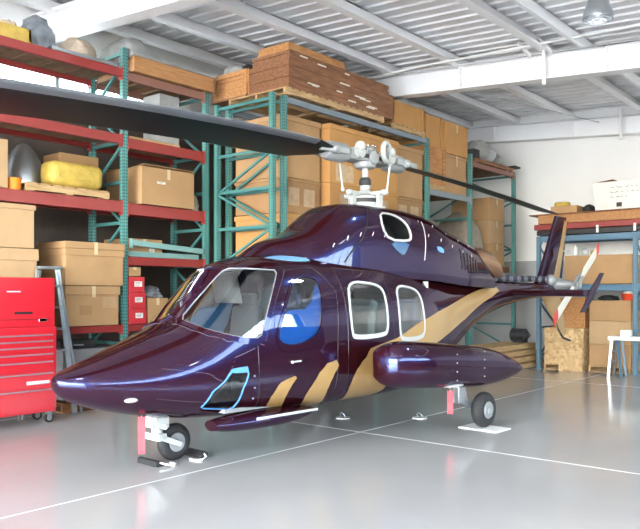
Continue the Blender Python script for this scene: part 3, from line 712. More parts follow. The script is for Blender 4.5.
def pallet(label, x0, x1, y0, y1, z0, h=.12, m=None, group='wooden pallets on the racks', name='pallet'):
    m = m or PINE; W, D = x1-x0, y1-y0
    t = thing(name, label, 'pallet', ((x0+x1)/2, (y0+y1)/2, z0), 0, group)
    nb = max(4, int(D / .17)); q = MB()
    for i in range(nb): y = -D/2 + D*(i+.5)/nb; q.bb(-W/2, W/2, y - D/nb*.38, y + D/nb*.38, h - .02, h)
    q.build('deck_boards', m, t, 0)
    for x in (-W/2 + .03, 0, W/2 - .03): MB().bb(x - .022, x + .022, -D/2, D/2, .018, h - .02).build('stringer', m, t, 0)
    for y in (-D/2 + .07, 0, D/2 - .07): MB().bb(-W/2, W/2, y - .05, y + .05, 0, .018).build('base_board', m, t, 0)
    return t
def crate(label, x0, x1, y0, y1, z0, z1, m=None, group=None, bands=4, cleat=True, marks=0, name='wooden_crate', rz=0):
    m = m or CRATE; W, D, H = x1-x0, y1-y0, z1-z0
    t = thing(name, label, 'crate', ((x0+x1)/2, (y0+y1)/2, z0), rz, group)
    q = MB()
    for i in range(bands): h = H / bands; k = .006 * (i % 2); q.bb(-W/2 + k, W/2 - k, -D/2 + k*2, D/2 - k*2, i*h + .003, (i+1)*h - .003)
    q.bb(-W/2 + .015, W/2 - .015, -D/2 + .02, D/2 - .02, 0, H - .002); q.build('crate_body', m, t, 0)
    if cleat:
        for y in ((-D/2 + .05, 0, D/2 - .05) if D > 1.2 else (-D/2 + .05, D/2 - .05)): MB().bb(W/2, W/2 + .025, y - .045, y + .045, 0, H).build('cleat', m, t, 0)
        for x in (-W/2 + .05, W/2 - .05): MB().bb(x - .045, x + .045, -D/2 - .025, -D/2, 0, H).build('cleat', m, t, 0)
        for z in (.04, H - .04): MB().bb(-W/2, W/2, -D/2 - .022, -D/2, z - .04, z + .04).build('cleat', m, t, 0)
    rg = random.Random(marks)
    if marks:
        q = MB()
        for i in range(marks): y = rg.uniform(-D*.42, D*.3); z = H * (.18 + .64 * rg.random()); w_ = rg.uniform(.12, .4); q.bb(W/2 + .001, W/2 + .003, y, y + w_, z - .012, z + .012)
        q.build('stencil_marks', INKW, t, 0)
    return t
def lump(label, name, cat, x0, x1, y0, y1, z0, z1, m, group=None, jit=.12, seed=1, sq=.6):
    rg = random.Random(seed); c = ((x0+x1)/2, (y0+y1)/2); W, D, H = x1-x0, y1-y0, z1-z0; q = MB(); rs = []
    for i in range(9):
        t = i / 8; k = max(.02, (1 - t**4)) ** .5 * (.94 + .06*(1-t)) ; rr = []
        for j in range(28):
            a = 2*PI*j/28; ca, sa = math.cos(a), math.sin(a); w_ = 1 - (rg.uniform(0, jit))
            rr.append((W/2*k*w_*math.copysign(abs(ca)**sq, ca), D/2*k*w_*math.copysign(abs(sa)**sq, sa), H * t * (1 - rg.uniform(0, jit)*(.5 if i < 8 else .1))))
        rs.append(rr)
    o = q.rings(rs).build(name, m, None, 70, loc=(*c, z0)); return tag(o, label, cat, group)
def rack(name, label, group, xf, xb, frames, top, bays, posth, pm, bm, axis='x', braces=True, brm=None):
    # frames: positions along the run; xf / xb: front and back plane; axis 'x' = run along Y, 'y' = run along X
    P = (lambda d, r, z: (d, r, z)) if axis == 'x' else (lambda d, r, z: (r, d, z))
    t = thing(name, label, 'rack', (*P(xf, frames[0], 0)[:2], 0), 0, group); o = Vector(t.location); brm = brm or bm
    sg = 1 if xf > xb else -1
    def L(p): return Vector(p) - o
    tops = top if isinstance(top, list) else [top] * len(frames)
    for r, top in zip(frames, tops):
        for d in (xf, xb):
            u = MB(); u.box((0, 0, top/2), (.085, .085, top) if axis == 'x' else (.085, .085, top)); u.mt(1).box((0, 0, .006), (.16, .16, .012)); u.build('upright', [pm, brm], t, 0, loc=L(P(d, r, 0)))
        if braces:
            zz = .3; q = MB(); k = 0
            while zz + .62 < top:
                a, b = (xf - sg*.04, xb + sg*.04) if k % 2 == 0 else (xb + sg*.04, xf - sg*.04)
                q.bar(L(P(a, r, zz)), L(P(b, r, zz + .58)), .035, .035); q.bar(L(P(xf - sg*.04, r, zz)), L(P(xb + sg*.04, r, zz)), .035, .05); zz += .62; k += 1
            q.bar(L(P(xf - sg*.04, r, top - .08)), L(P(xb + sg*.04, r, top - .08)), .035, .05)
            q.build('frame_brace', TEAL if pm == TEALH else brm, t, 0)
    for r0, r1, levels in bays:
        for z, hgt, m_, deck in levels:
            for d in (xf, xb):
                q = MB(); dd = d; hgt = hgt if d == xf else min(hgt, .10); lo, hi = r0 + .045, r1 - .045
                if axis == 'x': q.bb(dd - .03, dd + .03, lo, hi, z - hgt, z); q.bb(dd - .05, dd + .05, lo - .0, lo + .02, z - hgt - .04, z + .02); q.bb(dd - .05, dd + .05, hi - .02, hi, z - hgt - .04, z + .02)
                else: q.bb(lo, hi, dd - .03, dd + .03, z - hgt, z); q.bb(lo, lo + .02, dd - .05, dd + .05, z - hgt - .04, z + .02); q.bb(hi - .02, hi, dd - .05, dd + .05, z - hgt - .04, z + .02)
                q.v = [tuple(Vector(v) - o) for v in q.v]; q.build('beam', m_, t, 0, .004)
            if deck:
                q = MB(); n_ = max(3, int((r1 - r0) / .22)); a, b = min(xf, xb) + .04, max(xf, xb) - .04
                for i in range(n_):
                    if deck == 'arms' and i % 2: continue
                    ra, rb = r0 + .06 + (r1-r0-.12)*i/n_, r0 + .06 + (r1-r0-.12)*(i+.9)/n_
                    if axis == 'x': q.bb(a, b, ra, rb, z - .03, z - .002)
                    else: q.bb(ra, rb, a, b, z - .03, z - .002)
                q.v = [tuple(Vector(v) - o) for v in q.v]; q.build('shelf_deck', DECKW, t, 0)
    return t

# ---------------------------------------------------------------- red beamed rack on the left
XA, XAB = -9.6, -10.45
rack('pallet_rack', 'teal pallet rack with red beams along the left wall', 'pallet racks', XA, XAB, [3.3, 6.77, 8.42], [5.46, 5.46, 5.10],
     [(3.3, 6.77, [(5.13, .13, RACKRED, True), (4.12, .14, RACKRED, True), (3.10, .17, RACKRED, True), (1.21, .10, RACKRED, True)]),
      (6.77, 8.42, [(5.10, .13, RACKRUST, 'arms'), (4.09, .16, RACKRED, True), (3.08, .17, RACKRED, True), (2.26, .13, RACKRED, True), (1.21, .10, RACKRED, True)])], 0, TEALH, RACKRED, brm=TEAL)
gb = 'big lidded cartons beside the tool chest'
carton('big tan lidded carton on the lower shelf behind the tool chest', -10.55, -9.52, 3.95, 5.30, 1.22, 2.30, CARDL, gb, .16)
carton('big tan lidded carton topmost at the left edge above the tool chest', -10.5, -9.52, 3.9, 5.26, 2.31, 2.90, CARDL, gb, .07)
carton('tan carton with brown label patch, lower of two beside the folded ladder', -10.1, -9.52, 5.74, 6.62, 1.22, 1.80, CARD, gb, .13, fade=None, lab=None)
t = [o for o in COL.objects if o.get('label', '').startswith('tan carton with brown label')][0]
MB().bb(.29, .293, -.22, -.02, .16, .30).build('brown_patch', CARDD, t, 0); MB().bb(.29, .293, .16, .40, .26, .42).build('pale_patch', CARDL, t, 0)
carton('tan double lidded carton on top of another beside the folded ladder', -10.2, -9.5, 5.72, 6.69, 1.81, 2.44, CARD, gb, .10)
t = [o for o in COL.objects if o.get('label', '').startswith('tan double lidded')][0]; MB().bb(-.365, .365, -.498, .498, .43, .52).build('band', CARD, t, 0, .006)
# third level
carton('tan carton on the shelf at the left edge beside the polished dome', -10.3, -9.6, 4.2, 4.93, 3.11, 3.76, CARDL, None)
pallet('wooden pallet under the yellow wrapped bundle on the left rack', -10.55, -9.6, 5.19, 6.52, 3.11)
o = MB().bb(-.20, .20, -.44, .44, 0, .37).build('foam_bundle', YELLOW, None, 40, .12, loc=(-9.82, 6.02, 3.235))
tag(o, 'yellow wrapped foam bundle lying on a pallet on the left rack', 'bundle'); o.modifiers[0].segments = 4
q = MB(); q.add([(0, -.525, .05), (.245, -.4, .30), (.245, .4, .1)], [(0, 1, 2)])
dm = MB().lathe([(0, .30), (.05, .31), (.22, .29), (.40, .235), (.55, .16), (.63, .09), (.66, .03), (.665, .004)], (0, 0, 0), (0, 0, 1), 40)
tag(dm.build('polished_dome', ALU, None, 60, loc=(-10.33, 5.54, 3.235)), 'shiny polished metal dome standing behind the yellow bundle', 'dome')
q = MB(); q.lathe([(0, .085), (.01, .09), (.15, .105), (.16, .11), (.165, .10), (.02, .08)], (0, 0, 0), (0, 0, 1), 24)
tag(q.build('bucket', ORANGE, None, 50, loc=(-9.70, 5.06, 3.105)), 'small orange plastic bucket in front of the polished dome', 'bucket')
carton('brown carton with dark strap in the shadow behind the yellow bundle', -10.62, -9.98, 6.50, 6.70 + .28, 3.11, 3.74, CARDD, None, strap=True) if False else carton('brown carton in the shadow behind the yellow bundle', -10.62, -10.14, 6.02, 6.68, 3.24, 3.82, CARDD, None, tape=False)
carton('long tan carton with raised flaps on the red shelf right of the teal upright', -10.45, -9.5, 7.03, 8.08, 3.09, 3.68, CARD, None, flap=True, lab=(-.15, .36, .16, .035))
lump('grey padded bag beside the long tan carton on the red shelf', 'padded_bag', 'bag', -10.2, -9.6, 8.12, 8.34, 3.09, 3.42, SACK, seed=3)
# fourth level
carton('pale grey wrapped box on the fourth shelf below the tarp', -10.1, -9.66, 7.5, 7.9, 4.145, 4.93, TARP, None, tape=False, name='wrapped_box')
for i, (y0, y1, x) in enumerate(((6.9, 7.9, -9.7), (7.1, 8.3, -9.85))):
    o = MB().bb(-.06, .06, 0, y1 - y0, 0, .05).build('timber_board', PINE, None, 0, .004, loc=(x, y0, 4.09)); tag(o, ('pale timber board at the front edge of the fourth red shelf', 'longer pale timber board behind another on the fourth red shelf')[i], 'board', 'boards on the fourth shelf')
# top level
q = thing('tarp_covered_crate', 'long flat crate of brown ply covered by a grey tarp on top of the rack', 'crate', (-10.02, 7.72, 5.125))
MB().bb(-.5, .5, -.82, .82, .0, .27).build('crate_side', PLY, q, 0, .008)
rs = []
for i in range(13):
    t_ = i / 12; y = -.85 + 1.7*t_; h = .30 + .26*math.exp(-((t_ - .12)/.14)**2) + .10*math.sin(t_*9)*.3 + .06*(1-t_)
    rs.append([(-.54, y, .05), (-.53, y, .27), (-.3, y, h), (.05, y, h*1.06 - .02), (.34, y, h*.92), (.52, y, .28), (.53, y, .24), (.50, y, .24)])
MB().rings(rs).build('tarp', TARP, q, 60)
tag(MB().bb(-.05, .05, -.55, .55, 0, .05).build('scaffold_plank', ALU, None, 0, .004, loc=(-9.62, 6.1, 5.135)), 'pale metal plank along the front edge of the top red shelf', 'plank')
q = thing('parts_tray', 'yellowish wooden tray of loose parts on the top shelf at the left edge', 'tray', (-9.99, 4.88, 5.136))
m = MB(); m.bb(-.35, .35, -.4, .4, 0, .03); m.bb(-.35, -.32, -.4, .4, .03, .2); m.bb(.32, .35, -.4, .4, .03, .2); m.bb(-.35, .35, -.4, -.37, .03, .2); m.bb(-.35, .35, .37, .4, .03, .2); m.build('tray_body', YELLOW, q, 0)
m = MB(); rg = random.Random(4)
for i in range(9): m.box((rg.uniform(-.2, .2), rg.uniform(-.28, .28), .13 + .1*rg.random()), (.12, .14, .2), Matrix.Rotation(rg.random()*3, 3, 'Z'))
m.build('loose_parts', CANVAS, q, 0)['kind'] = 'stuff'
lump('blue grey plastic film bundle on the top shelf beside the tray', 'film_bundle', 'bundle', -10.4, -9.75, 5.30, 5.88, 5.135, 5.74, TARPB, seed=9, jit=.3, sq=.9)
lump('tan canvas bundle slumped on the top shelf beside the teal upright', 'canvas_bundle', 'bundle', -10.4, -9.69, 5.92, 6.55, 5.135, 5.57, CANVAS, seed=11, jit=.28, sq=.9)
# second level with loose beams, and the low shelf
carton('flat brown carton with white label on the shelf behind loose teal beams', -10.35, -9.75, 6.92, 7.62, 2.27, 2.56, CARD, None, lab=(.14, .10, .10, .09))
carton('black case in the shadow beside the flat brown carton', -10.3, -9.8, 7.75, 8.1, 2.27, 2.5, PANEL, None, tape=False, name='black_case')
for i, (za, zb_, xx) in enumerate(((2.48, 2.40, -9.6), (2.31, 2.305, -9.68))):
    q = MB(); q.bar((0, 0, za), (0, 1.44, zb_), .06, .085); q.bb(-.04, .04, -.01, .02, za - .09, za + .06); o = q.build('loose_beam', TEALL, None, 0, .006, loc=(xx if i else -9.56, 6.87, .0))
    o.location.z = (0, .0)[i]; tag(o, ('pale teal rack beam leaning slanted along the shelf front, upper of the two', 'pale teal rack beam lying level on the shelf front, lower of the two')[i], 'beam', 'loose rack beams on the left rack')
for k in range(3):
    rt = carton(('red printed carton at the bottom of the red stack on the low shelf', 'red printed carton in the middle of the red stack on the low shelf', 'red printed carton topmost of the red stack on the low shelf')[k], -9.95, -9.55, 6.84, 7.16 - .02*k, 1.22 + .245*k, 1.46 + .245*k, REDBOX, 'red cartons on the low shelf', tape=False, lab=(.02, .13, .14, .08))
carton('small tan carton on top of the red carton stack', -9.9, -9.58, 6.85, 7.07, 1.96, 2.10, CARD, None)
carton('tan carton under the crumpled grey film on the low shelf', -10.05, -9.58, 7.2, 7.6, 1.22, 1.62, CARD, None)
lump('crumpled grey plastic film on a tan carton beside the red cartons', 'plastic_film', 'film', -10.0, -9.6, 7.18, 7.62, 1.625, 1.82, TARPB, seed=5, jit=.4, sq=.9)
carton('plain grey carton standing under the low red shelf behind the nose', -10.4, -9.62, 5.75, 6.6, .16, .88, GREYP, None, tape=False)
o = thing('tool_case', 'black tool case lying on the grey carton under the low shelf', 'case', (-9.95, 6.05, .88)); MB().bb(-.25, .25, -.28, .28, 0, .13).build('case_body', PANEL, o, 0, .015); MB().tube([(.25, -.07, .06), (.29, -.06, .06), (.29, .06, .06), (.25, .07, .06)], .01).build('handle', ALU, o)
pallet('reddish wooden pallet on the floor under the low red shelf', -10.5, -9.45, 5.65, 6.75 - .08, 0, .14, CRATE)
pallet('reddish wooden pallet on the floor at the foot of the teal upright', -10.5, -9.45, 6.9, 8.3, 0, .14, CRATE)
carton('tan carton on the floor pallet beside the grey carton', -10.3, -9.6, 6.95, 7.7, .145, .8, CARDD, None)

# tool chest
tc = thing('tool_chest', 'tall red rolling tool chest with drawers beside the folded ladder', 'tool chest', (-9.14, 4.56, 0))
x0, x1, y0, y1 = -.21, .21, -.69, .69
MB().bb(x0, x1, y0, y1, .15, 1.26).build('cabinet', RED, tc, 0, .012)
zs = [.17, .47, .68, .83, .93, 1.02, 1.10, 1.18]
for a, b in zip(zs, zs[1:]):
    dr = MB().bb(x1 - .01, x1 + .012, y0 + .05, y1 - .05, a + .008, b - .008).build('drawer', RED, tc, 0, .004)
    q = MB(); q.bb(x1 + .012, x1 + .024, y0 + .06, y1 - .06, b - .035, b - .016); q.build('drawer_pull', ALU, dr, 0, .003)
tp = MB().bb(x0 + .01, x1 - .02, y0 + .01, y1 - .01, 1.26, 1.90).build('top_chest', RED, tc, 0, .015)
q = MB(); q.bb(x1 - .02, x1 - .012, y0 + .04, y1 - .05, 1.36, 1.365); q.build('lid_seam', BLACK, tp, 0)
q = MB(); q.bb(x1 - .02, x1 - .015, .12, .36, 1.43, 1.46); q.build('badge', BLACK, tp, 0)
q = MB(); q.bb(x1 - .02, x1 - .016, .02, .20, 1.71, 1.725); q.build('badge', LGREY, tp, 0)
for y in (-.3, .5): MB().bb(x1 - .02, x1 + .0, y - .05, y + .05, 1.33, 1.37).build('latch', CHROME, tp, 0, .004)
MB().tube([(x1 - .1, y1, 1.22), (x1 - .1, y1 + .05, 1.22), (x0 + .1, y1 + .05, 1.22), (x0 + .1, y1, 1.22)], .012).build('push_handle', CHROME, tc)
for x in (x0 + .06, x1 - .06):
    for y in (y0 + .1, y1 - .08):
        ca = MB(); ca.bb(x - .035, x + .035, y - .03, y + .03, .11, .15); ca.bb(x - .03, x - .022, y - .03, y + .03, .05, .12); ca.bb(x + .022, x + .03, y - .03, y + .03, .05, .12); co = ca.build('caster', ALU, tc, 0)
        w_ = MB(); w_.cyl((x - .02, y, .06), (x + .02, y, .06), .06, n=24); w_.mt(1).cyl((x - .024, y, .06), (x + .024, y, .06), .035, n=20); w_.build('caster_wheel', [RUBBER, ALU], co)
# folded ladder
ld = thing('step_ladder', 'folded aluminium step ladder leaning between tool chest and tan cartons', 'ladder', (-9.44, 5.42, 0))
for y0_, y1_, n_ in ((.40, .16, 1), (-.36, -.12, 1)):
    MB().bar((.02, y0_, 0), (-.04, y1_, 2.05), .035, .07).build('rail', ALU, ld, 0)
    MB().bar((.055, y0_ + .09*(1 if y0_ > 0 else -1), 0), (.0, y1_ + .0, 2.0), .022, .03).build('rear_rail', ALU, ld, 0)
for i in range(6):
    z = .3 + i*.3; hw = .36 - .115*z; MB().bb(-.04, .05, -hw + .02, hw + .02, z - .015, z + .015).build('step', ALU, ld, 0)
MB().bb(-.07, .05, -.16, .2, 2.03, 2.07).build('top_cap', ALU, ld, 0, .01)

# ---------------------------------------------------------------- deep teal rack, middle and far bays
XB, XBB = -8.2, -9.5
rack('pallet_rack', 'deep teal pallet rack with grey beams holding the big brown cartons', 'pallet racks', XB, XBB, [8.6, 8.86, 13.26, 15.1, 17.35], [4.915, 4.915, 4.915, 4.86, 4.705],
     [(8.86, 13.26, [(4.91, .10, RACKGREY, False), (2.1, .12, RACKGREY, True)]), (13.26, 15.1, [(3.88, .12, RACKGREY, True), (2.2, .12, RACKGREY, True)]),
      (15.1, 17.35, [(4.70, .11, RACKRUST, True), (2.2, .12, RACKGREY, True)])], 0, TEALH, RACKGREY, brm=TEAL)
gc = 'big brown cartons in the deep teal rack'
for (ya, yb, xf, nm) in ((8.95, 9.90, -8.30, 'narrow column beside the twin teal uprights'), (9.98, 12.08, -8.14, 'wide column behind the rotor head'), (12.14, 13.18, -8.26, 'far column beyond the rotor head')):
    for k, (za, zb_) in enumerate(((2.105, 3.03), (3.04, 3.62), (3.63, 4.66))):
        D = yb - ya
        carton('brown carton %s of the %s' % (('lowest', 'middle with faded patches,', 'topmost')[k], nm), -9.42, xf, ya, yb, za, zb_, (CARDO, CARDD, CARD)[k] if D < 1.5 else (CARD, CARDO, CARDO)[k], gc, .09 if k != 1 else .05, tape=False,
               fade=[(-D*.22, .28, D*.3, .3), (D*.2, .28, D*.3, .3)] if k == 1 and D > .9 else ([(-D*.3, .2, .5, .3)] if D > 2 and k == 2 else None))
pallet('long pale pallet on top of the teal rack under the brown crates', -9.42, -8.08, 8.78, 11.55, 4.92)
crate('long flat brown crate with white stencils on top of the teal rack', -9.0, -8.08, 8.86, 11.85, 5.04, 5.50, CRATE, 'crates on top of the teal rack', 5, False, 9)
crate('thin brown crate lying on the long flat stencilled crate', -8.98, -8.12, 8.92, 11.75, 5.505, 5.68, CRATE, 'crates on top of the teal rack', 3, False, 3)
crate('short light brown crate topmost under the roof purlins', -8.9, -8.2, 8.98, 10.5, 5.685, 5.84, CRATEO, 'crates on top of the teal rack', 2, False)
crate('small orange crate at the near end of the teal rack top', -9.90, -9.03, 8.86, 9.5, 5.078, 5.52, CRATEO, 'crates on top of the teal rack', 3, True)
tag(MB().bb(-.45, .44, -.3, .3, 0, .03).build('dark_plank', CRATE, None, 0, .004, loc=(-9.48, 9.12, 5.044)), 'dark plank under the small orange crate', 'plank')
lump('grey white crumpled sheeting on the small orange crate', 'sheeting', 'sheet', -9.88, -9.3, 8.9, 9.35, 5.525, 5.76, TARP, seed=21, jit=.3, sq=.9)
lump('black tangled cables heaped on the small orange crate beside the sheeting', 'cable_bundle', 'cables', -9.28, -9.05, 8.88, 9.2, 5.525, 5.66, PANEL, seed=22, jit=.5, sq=.9)
for y in (12.1, ): pass
pallet('pale pallet under the tall pale crate on the teal rack top', -9.35, -8.2, 12.0, 13.2, 4.92)
crate('tall pale ply crate on the teal rack top beside the white girder', -9.3, -8.22, 12.04, 13.14, 5.04, 5.50, CARDO, 'crates on top of the teal rack', 1, True)
pallet('pale pallet on the far grey beam of the teal rack', -9.4, -8.22, 13.36, 14.02, 3.885)
crate('pale slatted crate on the far grey beam of the teal rack', -9.35, -8.24, 13.33, 14.04, 4.01, 4.82, CRATEO, None, 3, True)
crate('orange ply crate topmost above the pale slatted crate', -9.3, -8.3, 13.32, 14.04, 4.825, 5.48, CARDO, None, 1, True)
carton('brown carton low of two behind the pale slatted crate', -9.4, -8.25, 14.1, 15.02, 3.885, 4.74, CARD, 'cartons on the far bay', .06)
carton('brown carton high of two behind the pale slatted crate', -9.4, -8.22, 14.08, 15.03, 4.75, 5.44, CARDO, 'cartons on the far bay')
carton('small brown carton on the far grey beam in front of taller boxes', -8.75, -8.25, 14.08, 14.09, 3.885, 3.9, CARD) if False else None
lump('grey stretch wrapped load on the far bay under the grey beam', 'wrapped_load', 'load', -9.4, -8.25, 13.35, 14.25, 2.205, 3.45, SACK, 'stretch wrapped loads', seed=31, jit=.06, sq=.4)
lump('brown stretch wrapped load beyond the far teal upright', 'wrapped_load', 'load', -9.4, -8.22, 15.2, 16.05, 2.205, 3.62, SACK, 'stretch wrapped loads', seed=32, jit=.06, sq=.4)
lump('grey brown wrapped load in the shadow beside the far teal upright', 'wrapped_load', 'load', -9.4, -8.5, 14.32, 15.0, 2.205, 3.3, SACK, 'stretch wrapped loads', seed=33, jit=.08, sq=.4)
pallet('small brown pallet under the tall carton stack at the far end', -9.3, -8.24, 16.15, 17.2, 2.205, .14, CRATE)
for k in range(3):
    carton(('tan carton at the bottom of the tall far stack', 'tan carton in the middle of the tall far stack', 'tan carton topmost of the tall far stack')[k], -9.3, -8.26, 16.18, 16.95, 2.35 + .55*k, 2.895 + .55*k, (CARD, CARDL, CARD)[k], 'tall stack of tan cartons at the far end', tape=True)
pallet('brown pallet on the rusty top beam under the grey cylinders', -9.3, -8.15, 15.25, 17.25, 4.705, .10, CRATE)
for k, (y, r_, ln) in enumerate(((15.85, .24, 1.0), (16.37, .21, .9), (16.86, .18, .8))):
    q = MB(); q.lathe([(0, r_*.5), (.05, r_*.85), (.15, r_), (ln - .2, r_), (ln - .08, r_*.7), (ln, r_*.35)], (-.5, 0, r_), (.5, 0, r_), 22); q.torus((.1, 0, r_), (1, 0, 0), r_, .02, 22, 6)
    o = q.build('gas_cylinder', TARP if k != 1 else LGREY, None, 50, loc=(-8.62, y, 4.83)); tag(o, ('fattest grey cylinder lying on the rusty top beam nearest the cartons', 'pale cylinder in the middle of three on the rusty top beam', 'smallest grey cylinder at the far end of the rusty top beam')[k], 'cylinder', 'cylinders on the far rack top')
carton('small dark box beside the cylinders on the far rack top', -8.6, -8.2, 15.28, 15.56, 4.81, 5.02, PANEL, None, tape=False, name='dark_box')
o = MB().bb(-.35, .35, -.16, .16, 0, .05).build('rubber_mat', RUBBER, None, 0, .015, loc=(-8.35, 17.42, 4.94)); tag(o, 'black rubber mat overhanging the far end of the rack top', 'mat'); o.location = (-8.4, 17.28, 4.807) 

# ---------------------------------------------------------------- steel blue rack against the back wall
rack('pallet_rack', 'steel blue pallet rack against the white back wall behind the tail rotor', 'pallet racks', 16.0, 17.05, [-6.95, -4.85, -2.6], 2.97,
     [(-6.95, -4.85, [(2.97, .13, RACKBLUE, True), (1.88, .13, RACKBLUE, True)]), (-4.85, -2.6, [(2.97, .13, RACKBLUE, True), (1.88, .13, RACKBLUE, True)])], 0, RACKBLUEH, RACKBLUE, axis='y')
q = thing('long_crate', 'long low wooden crate with red underside across the blue rack top', 'crate', (-4.9, 16.5, 2.995))
MB().bb(-2.1, 2.3, -.5, .5, .0, .10).build('runner', BLACK, q, 0); MB().bb(-2.15, 2.3, -.54, .54, .12, .24).build('red_layer', RACKRED, q, 0, .006); MB().bb(-2.05, 2.3, -.55, .55, .25, .44).build('board_layer', PLY, q, 0, .006); MB().bb(-2.25, 2.3, -.58, .58, .445, .47).build('top_sheet', CRATE, q, 0)
for x in (-1.65, -.72, .05): MB().bb(x - .025, x + .025, -.56, -.545, .0, .16).build('strap_tag', WHITE, q, 0)
q = thing('hose_reel_box', 'low carton holding a yellow coiled hose on the long crate', 'box', (-6.42, 16.35, 3.467)); MB().bb(-.3, .3, -.25, .25, 0, .17).build('carton_body', CARD, q, 0, .006); m = MB()
for k in range(3): m.torus((-.12, -.02, .19 + .03*k), (0, 0, 1), .15, .025, 26, 8)
m.build('coiled_hose', YELLOW, q)
lump('dark rumpled bag between the yellow hose and the white bin', 'dark_bag', 'bag', -6.08, -5.78, 16.1, 16.6, 3.467, 3.66, PANEL, seed=41, jit=.35, sq=.9)
q = thing('white_bin', 'white open carton with faint handwriting on the long crate', 'box', (-5.08, 16.42, 3.467)); m = MB()
W, D, H = 1.34, .8, .60
m.rings([[(-W/2 + .05, -D/2 + .03, 0), (W/2, -D/2 + .03, 0), (W/2, D/2 - .03, 0), (-W/2 + .05, D/2 - .03, 0)], [(-W/2, -D/2, H), (W/2, -D/2, H), (W/2, D/2, H), (-W/2, D/2, H)]]); m.build('bin_body', CARDW, q, 0)
m = MB(); m.box((-.45, -.1, H + .02), (.42, .6, .01), Matrix.Rotation(R(-6), 3, 'Y')); m.build('open_flap', CARDD, q, 0)
m = MB(); rg = random.Random(5)
for i in range(16): x = -.25 + .1*(i % 6) + rg.uniform(-.02, .02); z = .47 - .1*(i // 6); m.box((x, -D/2 + .012 - .03*(z/H) + .0, z), (.06*rg.random() + .02, .01, .012), Matrix.Rotation(rg.uniform(-.5, .5), 3, 'Y'))
m.build('handwriting', GREYP, q, 0); MB().bb(-.17, -.06, -D/2 + .012, -D/2 + .02, .06, .15).build('dark_mark', INK, q, 0)
carton('long tan carton on the middle shelf of the blue rack', -6.38, -4.93, 16.05, 16.9, 1.90, 2.52, CARD, 'tan cartons in the blue rack')
MB()
for i, (x, m_, w_, h_, nm, lb) in enumerate(((-6.22, WHITE, .14, .22, 'white_jug', 'tall white jug standing on the long tan carton'), (-6.0, LGREY, .16, .15, 'small_can', 'short grey can beside the white jug on the long carton'), (-5.82, YELLOW, .12, .10, 'small_can', 'short yellow can at the end of the row on the long carton'))):
    q = MB(); q.lathe([(0, w_/2), (h_*.7, w_/2), (h_*.85, w_*.35), (h_, w_*.2)], (0, 0, 0), (0, 0, 1), 18); tag(q.build(nm, m_, None, 40, loc=(x, 16.25, 2.535)), lb, 'container', 'containers on the long carton')
for k, (za, zb_) in enumerate(((.13, .60), (.605, 1.10), (1.105, 1.54))):
    carton(('tan carton lowest of three under the blue middle beam', 'tan carton middle of three under the blue middle beam', 'tan carton topmost of three under the blue middle beam')[k], -5.83, -4.96, 16.05, 16.9, za, zb_, (CARD, CARDL, CARD)[k], 'tan cartons in the blue rack')
pallet('pale pallet on the floor under the tan cartons in the blue rack', -5.86, -4.96, 16.06, 16.9, 0, .125)
q = thing('red_lidded_tub', 'red plastic tub with white rag on the topmost tan carton', 'tub', (-5.08, 16.3, 1.545)); MB().lathe([(0, .12), (.12, .15), (.13, .16), (.14, .15)], (0, 0, 0), (0, 0, 1), 24).build('tub_body', REDLID, q); MB().ball((0, 0, .17), .11, (1, 1, .5), 14, 8, .15, random.Random(2)).build('rag', WHITE, q)
lump('dark rumpled jacket on the topmost tan carton beside the red tub', 'dark_jacket', 'cloth', -5.75, -5.28, 16.1, 16.6, 1.545, 1.66, PANEL, seed=44, jit=.35, sq=.9)
crate('chip board crate standing on the floor behind the tail rotor', -6.80, -5.93, 15.96, 16.6, .12, .93, OSB, None, 1, False)
pallet('pale pallet on the floor under the chip board crate', -6.82, -5.92, 15.95, 16.7, 0, .118)
q = thing('plywood_panel', 'irregular chip board panel leaning on the chip board crate', 'panel', (-6.18, 15.88, 0)); MB().prism([(-.26, .0), (.26, .0), (.26, .55), (.14, .62), (-.02, .45), (-.24, .5)], -.015, .012, 'y').build('panel', OSB, q, 0)
crate('tall pale slatted crate on top of the chip board crate', -6.6, -5.95, 16.05, 16.6, .935, 1.60, CRATEO, None, 1, True)
q = thing('paint_bucket', 'red and white bucket squeezed beside the tan carton stack', 'bucket', (-5.87 + .0, 15.86, 0)); q.location = (-6.02, 16.0, 1.61) if False else (-5.72, 15.84, 1.10)
for o in [x for x in bpy.data.objects if x.parent == q]: bpy.data.objects.remove(o)
q.location = (-5.70, 16.25, 1.545)
bpy.data.objects.remove(q)
# lumber on the floor
gl = 'pallet loads of timber on the floor'
for k, (za, zb_) in enumerate(((.0, .13), (.14, .27), (.28, .41), (.42, .56))):
    pallet(('long timber pallet lowest on the floor below the tail boom', 'long timber pallet second from the floor below the tail boom', 'long timber pallet third from the floor below the tail boom', 'long timber pallet topmost below the tail boom')[k], -8.05 + .03*k, -7.08 - .04*k, 13.6 + .1*k, 16.55 - .05*k, za, .13, PINE, gl, 'timber_pallet')
q = thing('electric_motor', 'black electric motor resting on the topmost timber pallet', 'motor', (-7.45, 16.1, .56)); m = MB(); m.lathe([(0, .10), (.03, .15), (.35, .15), (.38, .10), (.45, .04)], (-.22, 0, .17), (.2, 0, .17), 20); m.bb(-.12, .12, -.14, .14, 0, .06); m.build('motor_body', PANEL, q); MB().cyl((.2, 0, .17), (.26, 0, .17), .03).build('shaft', STEEL, q)
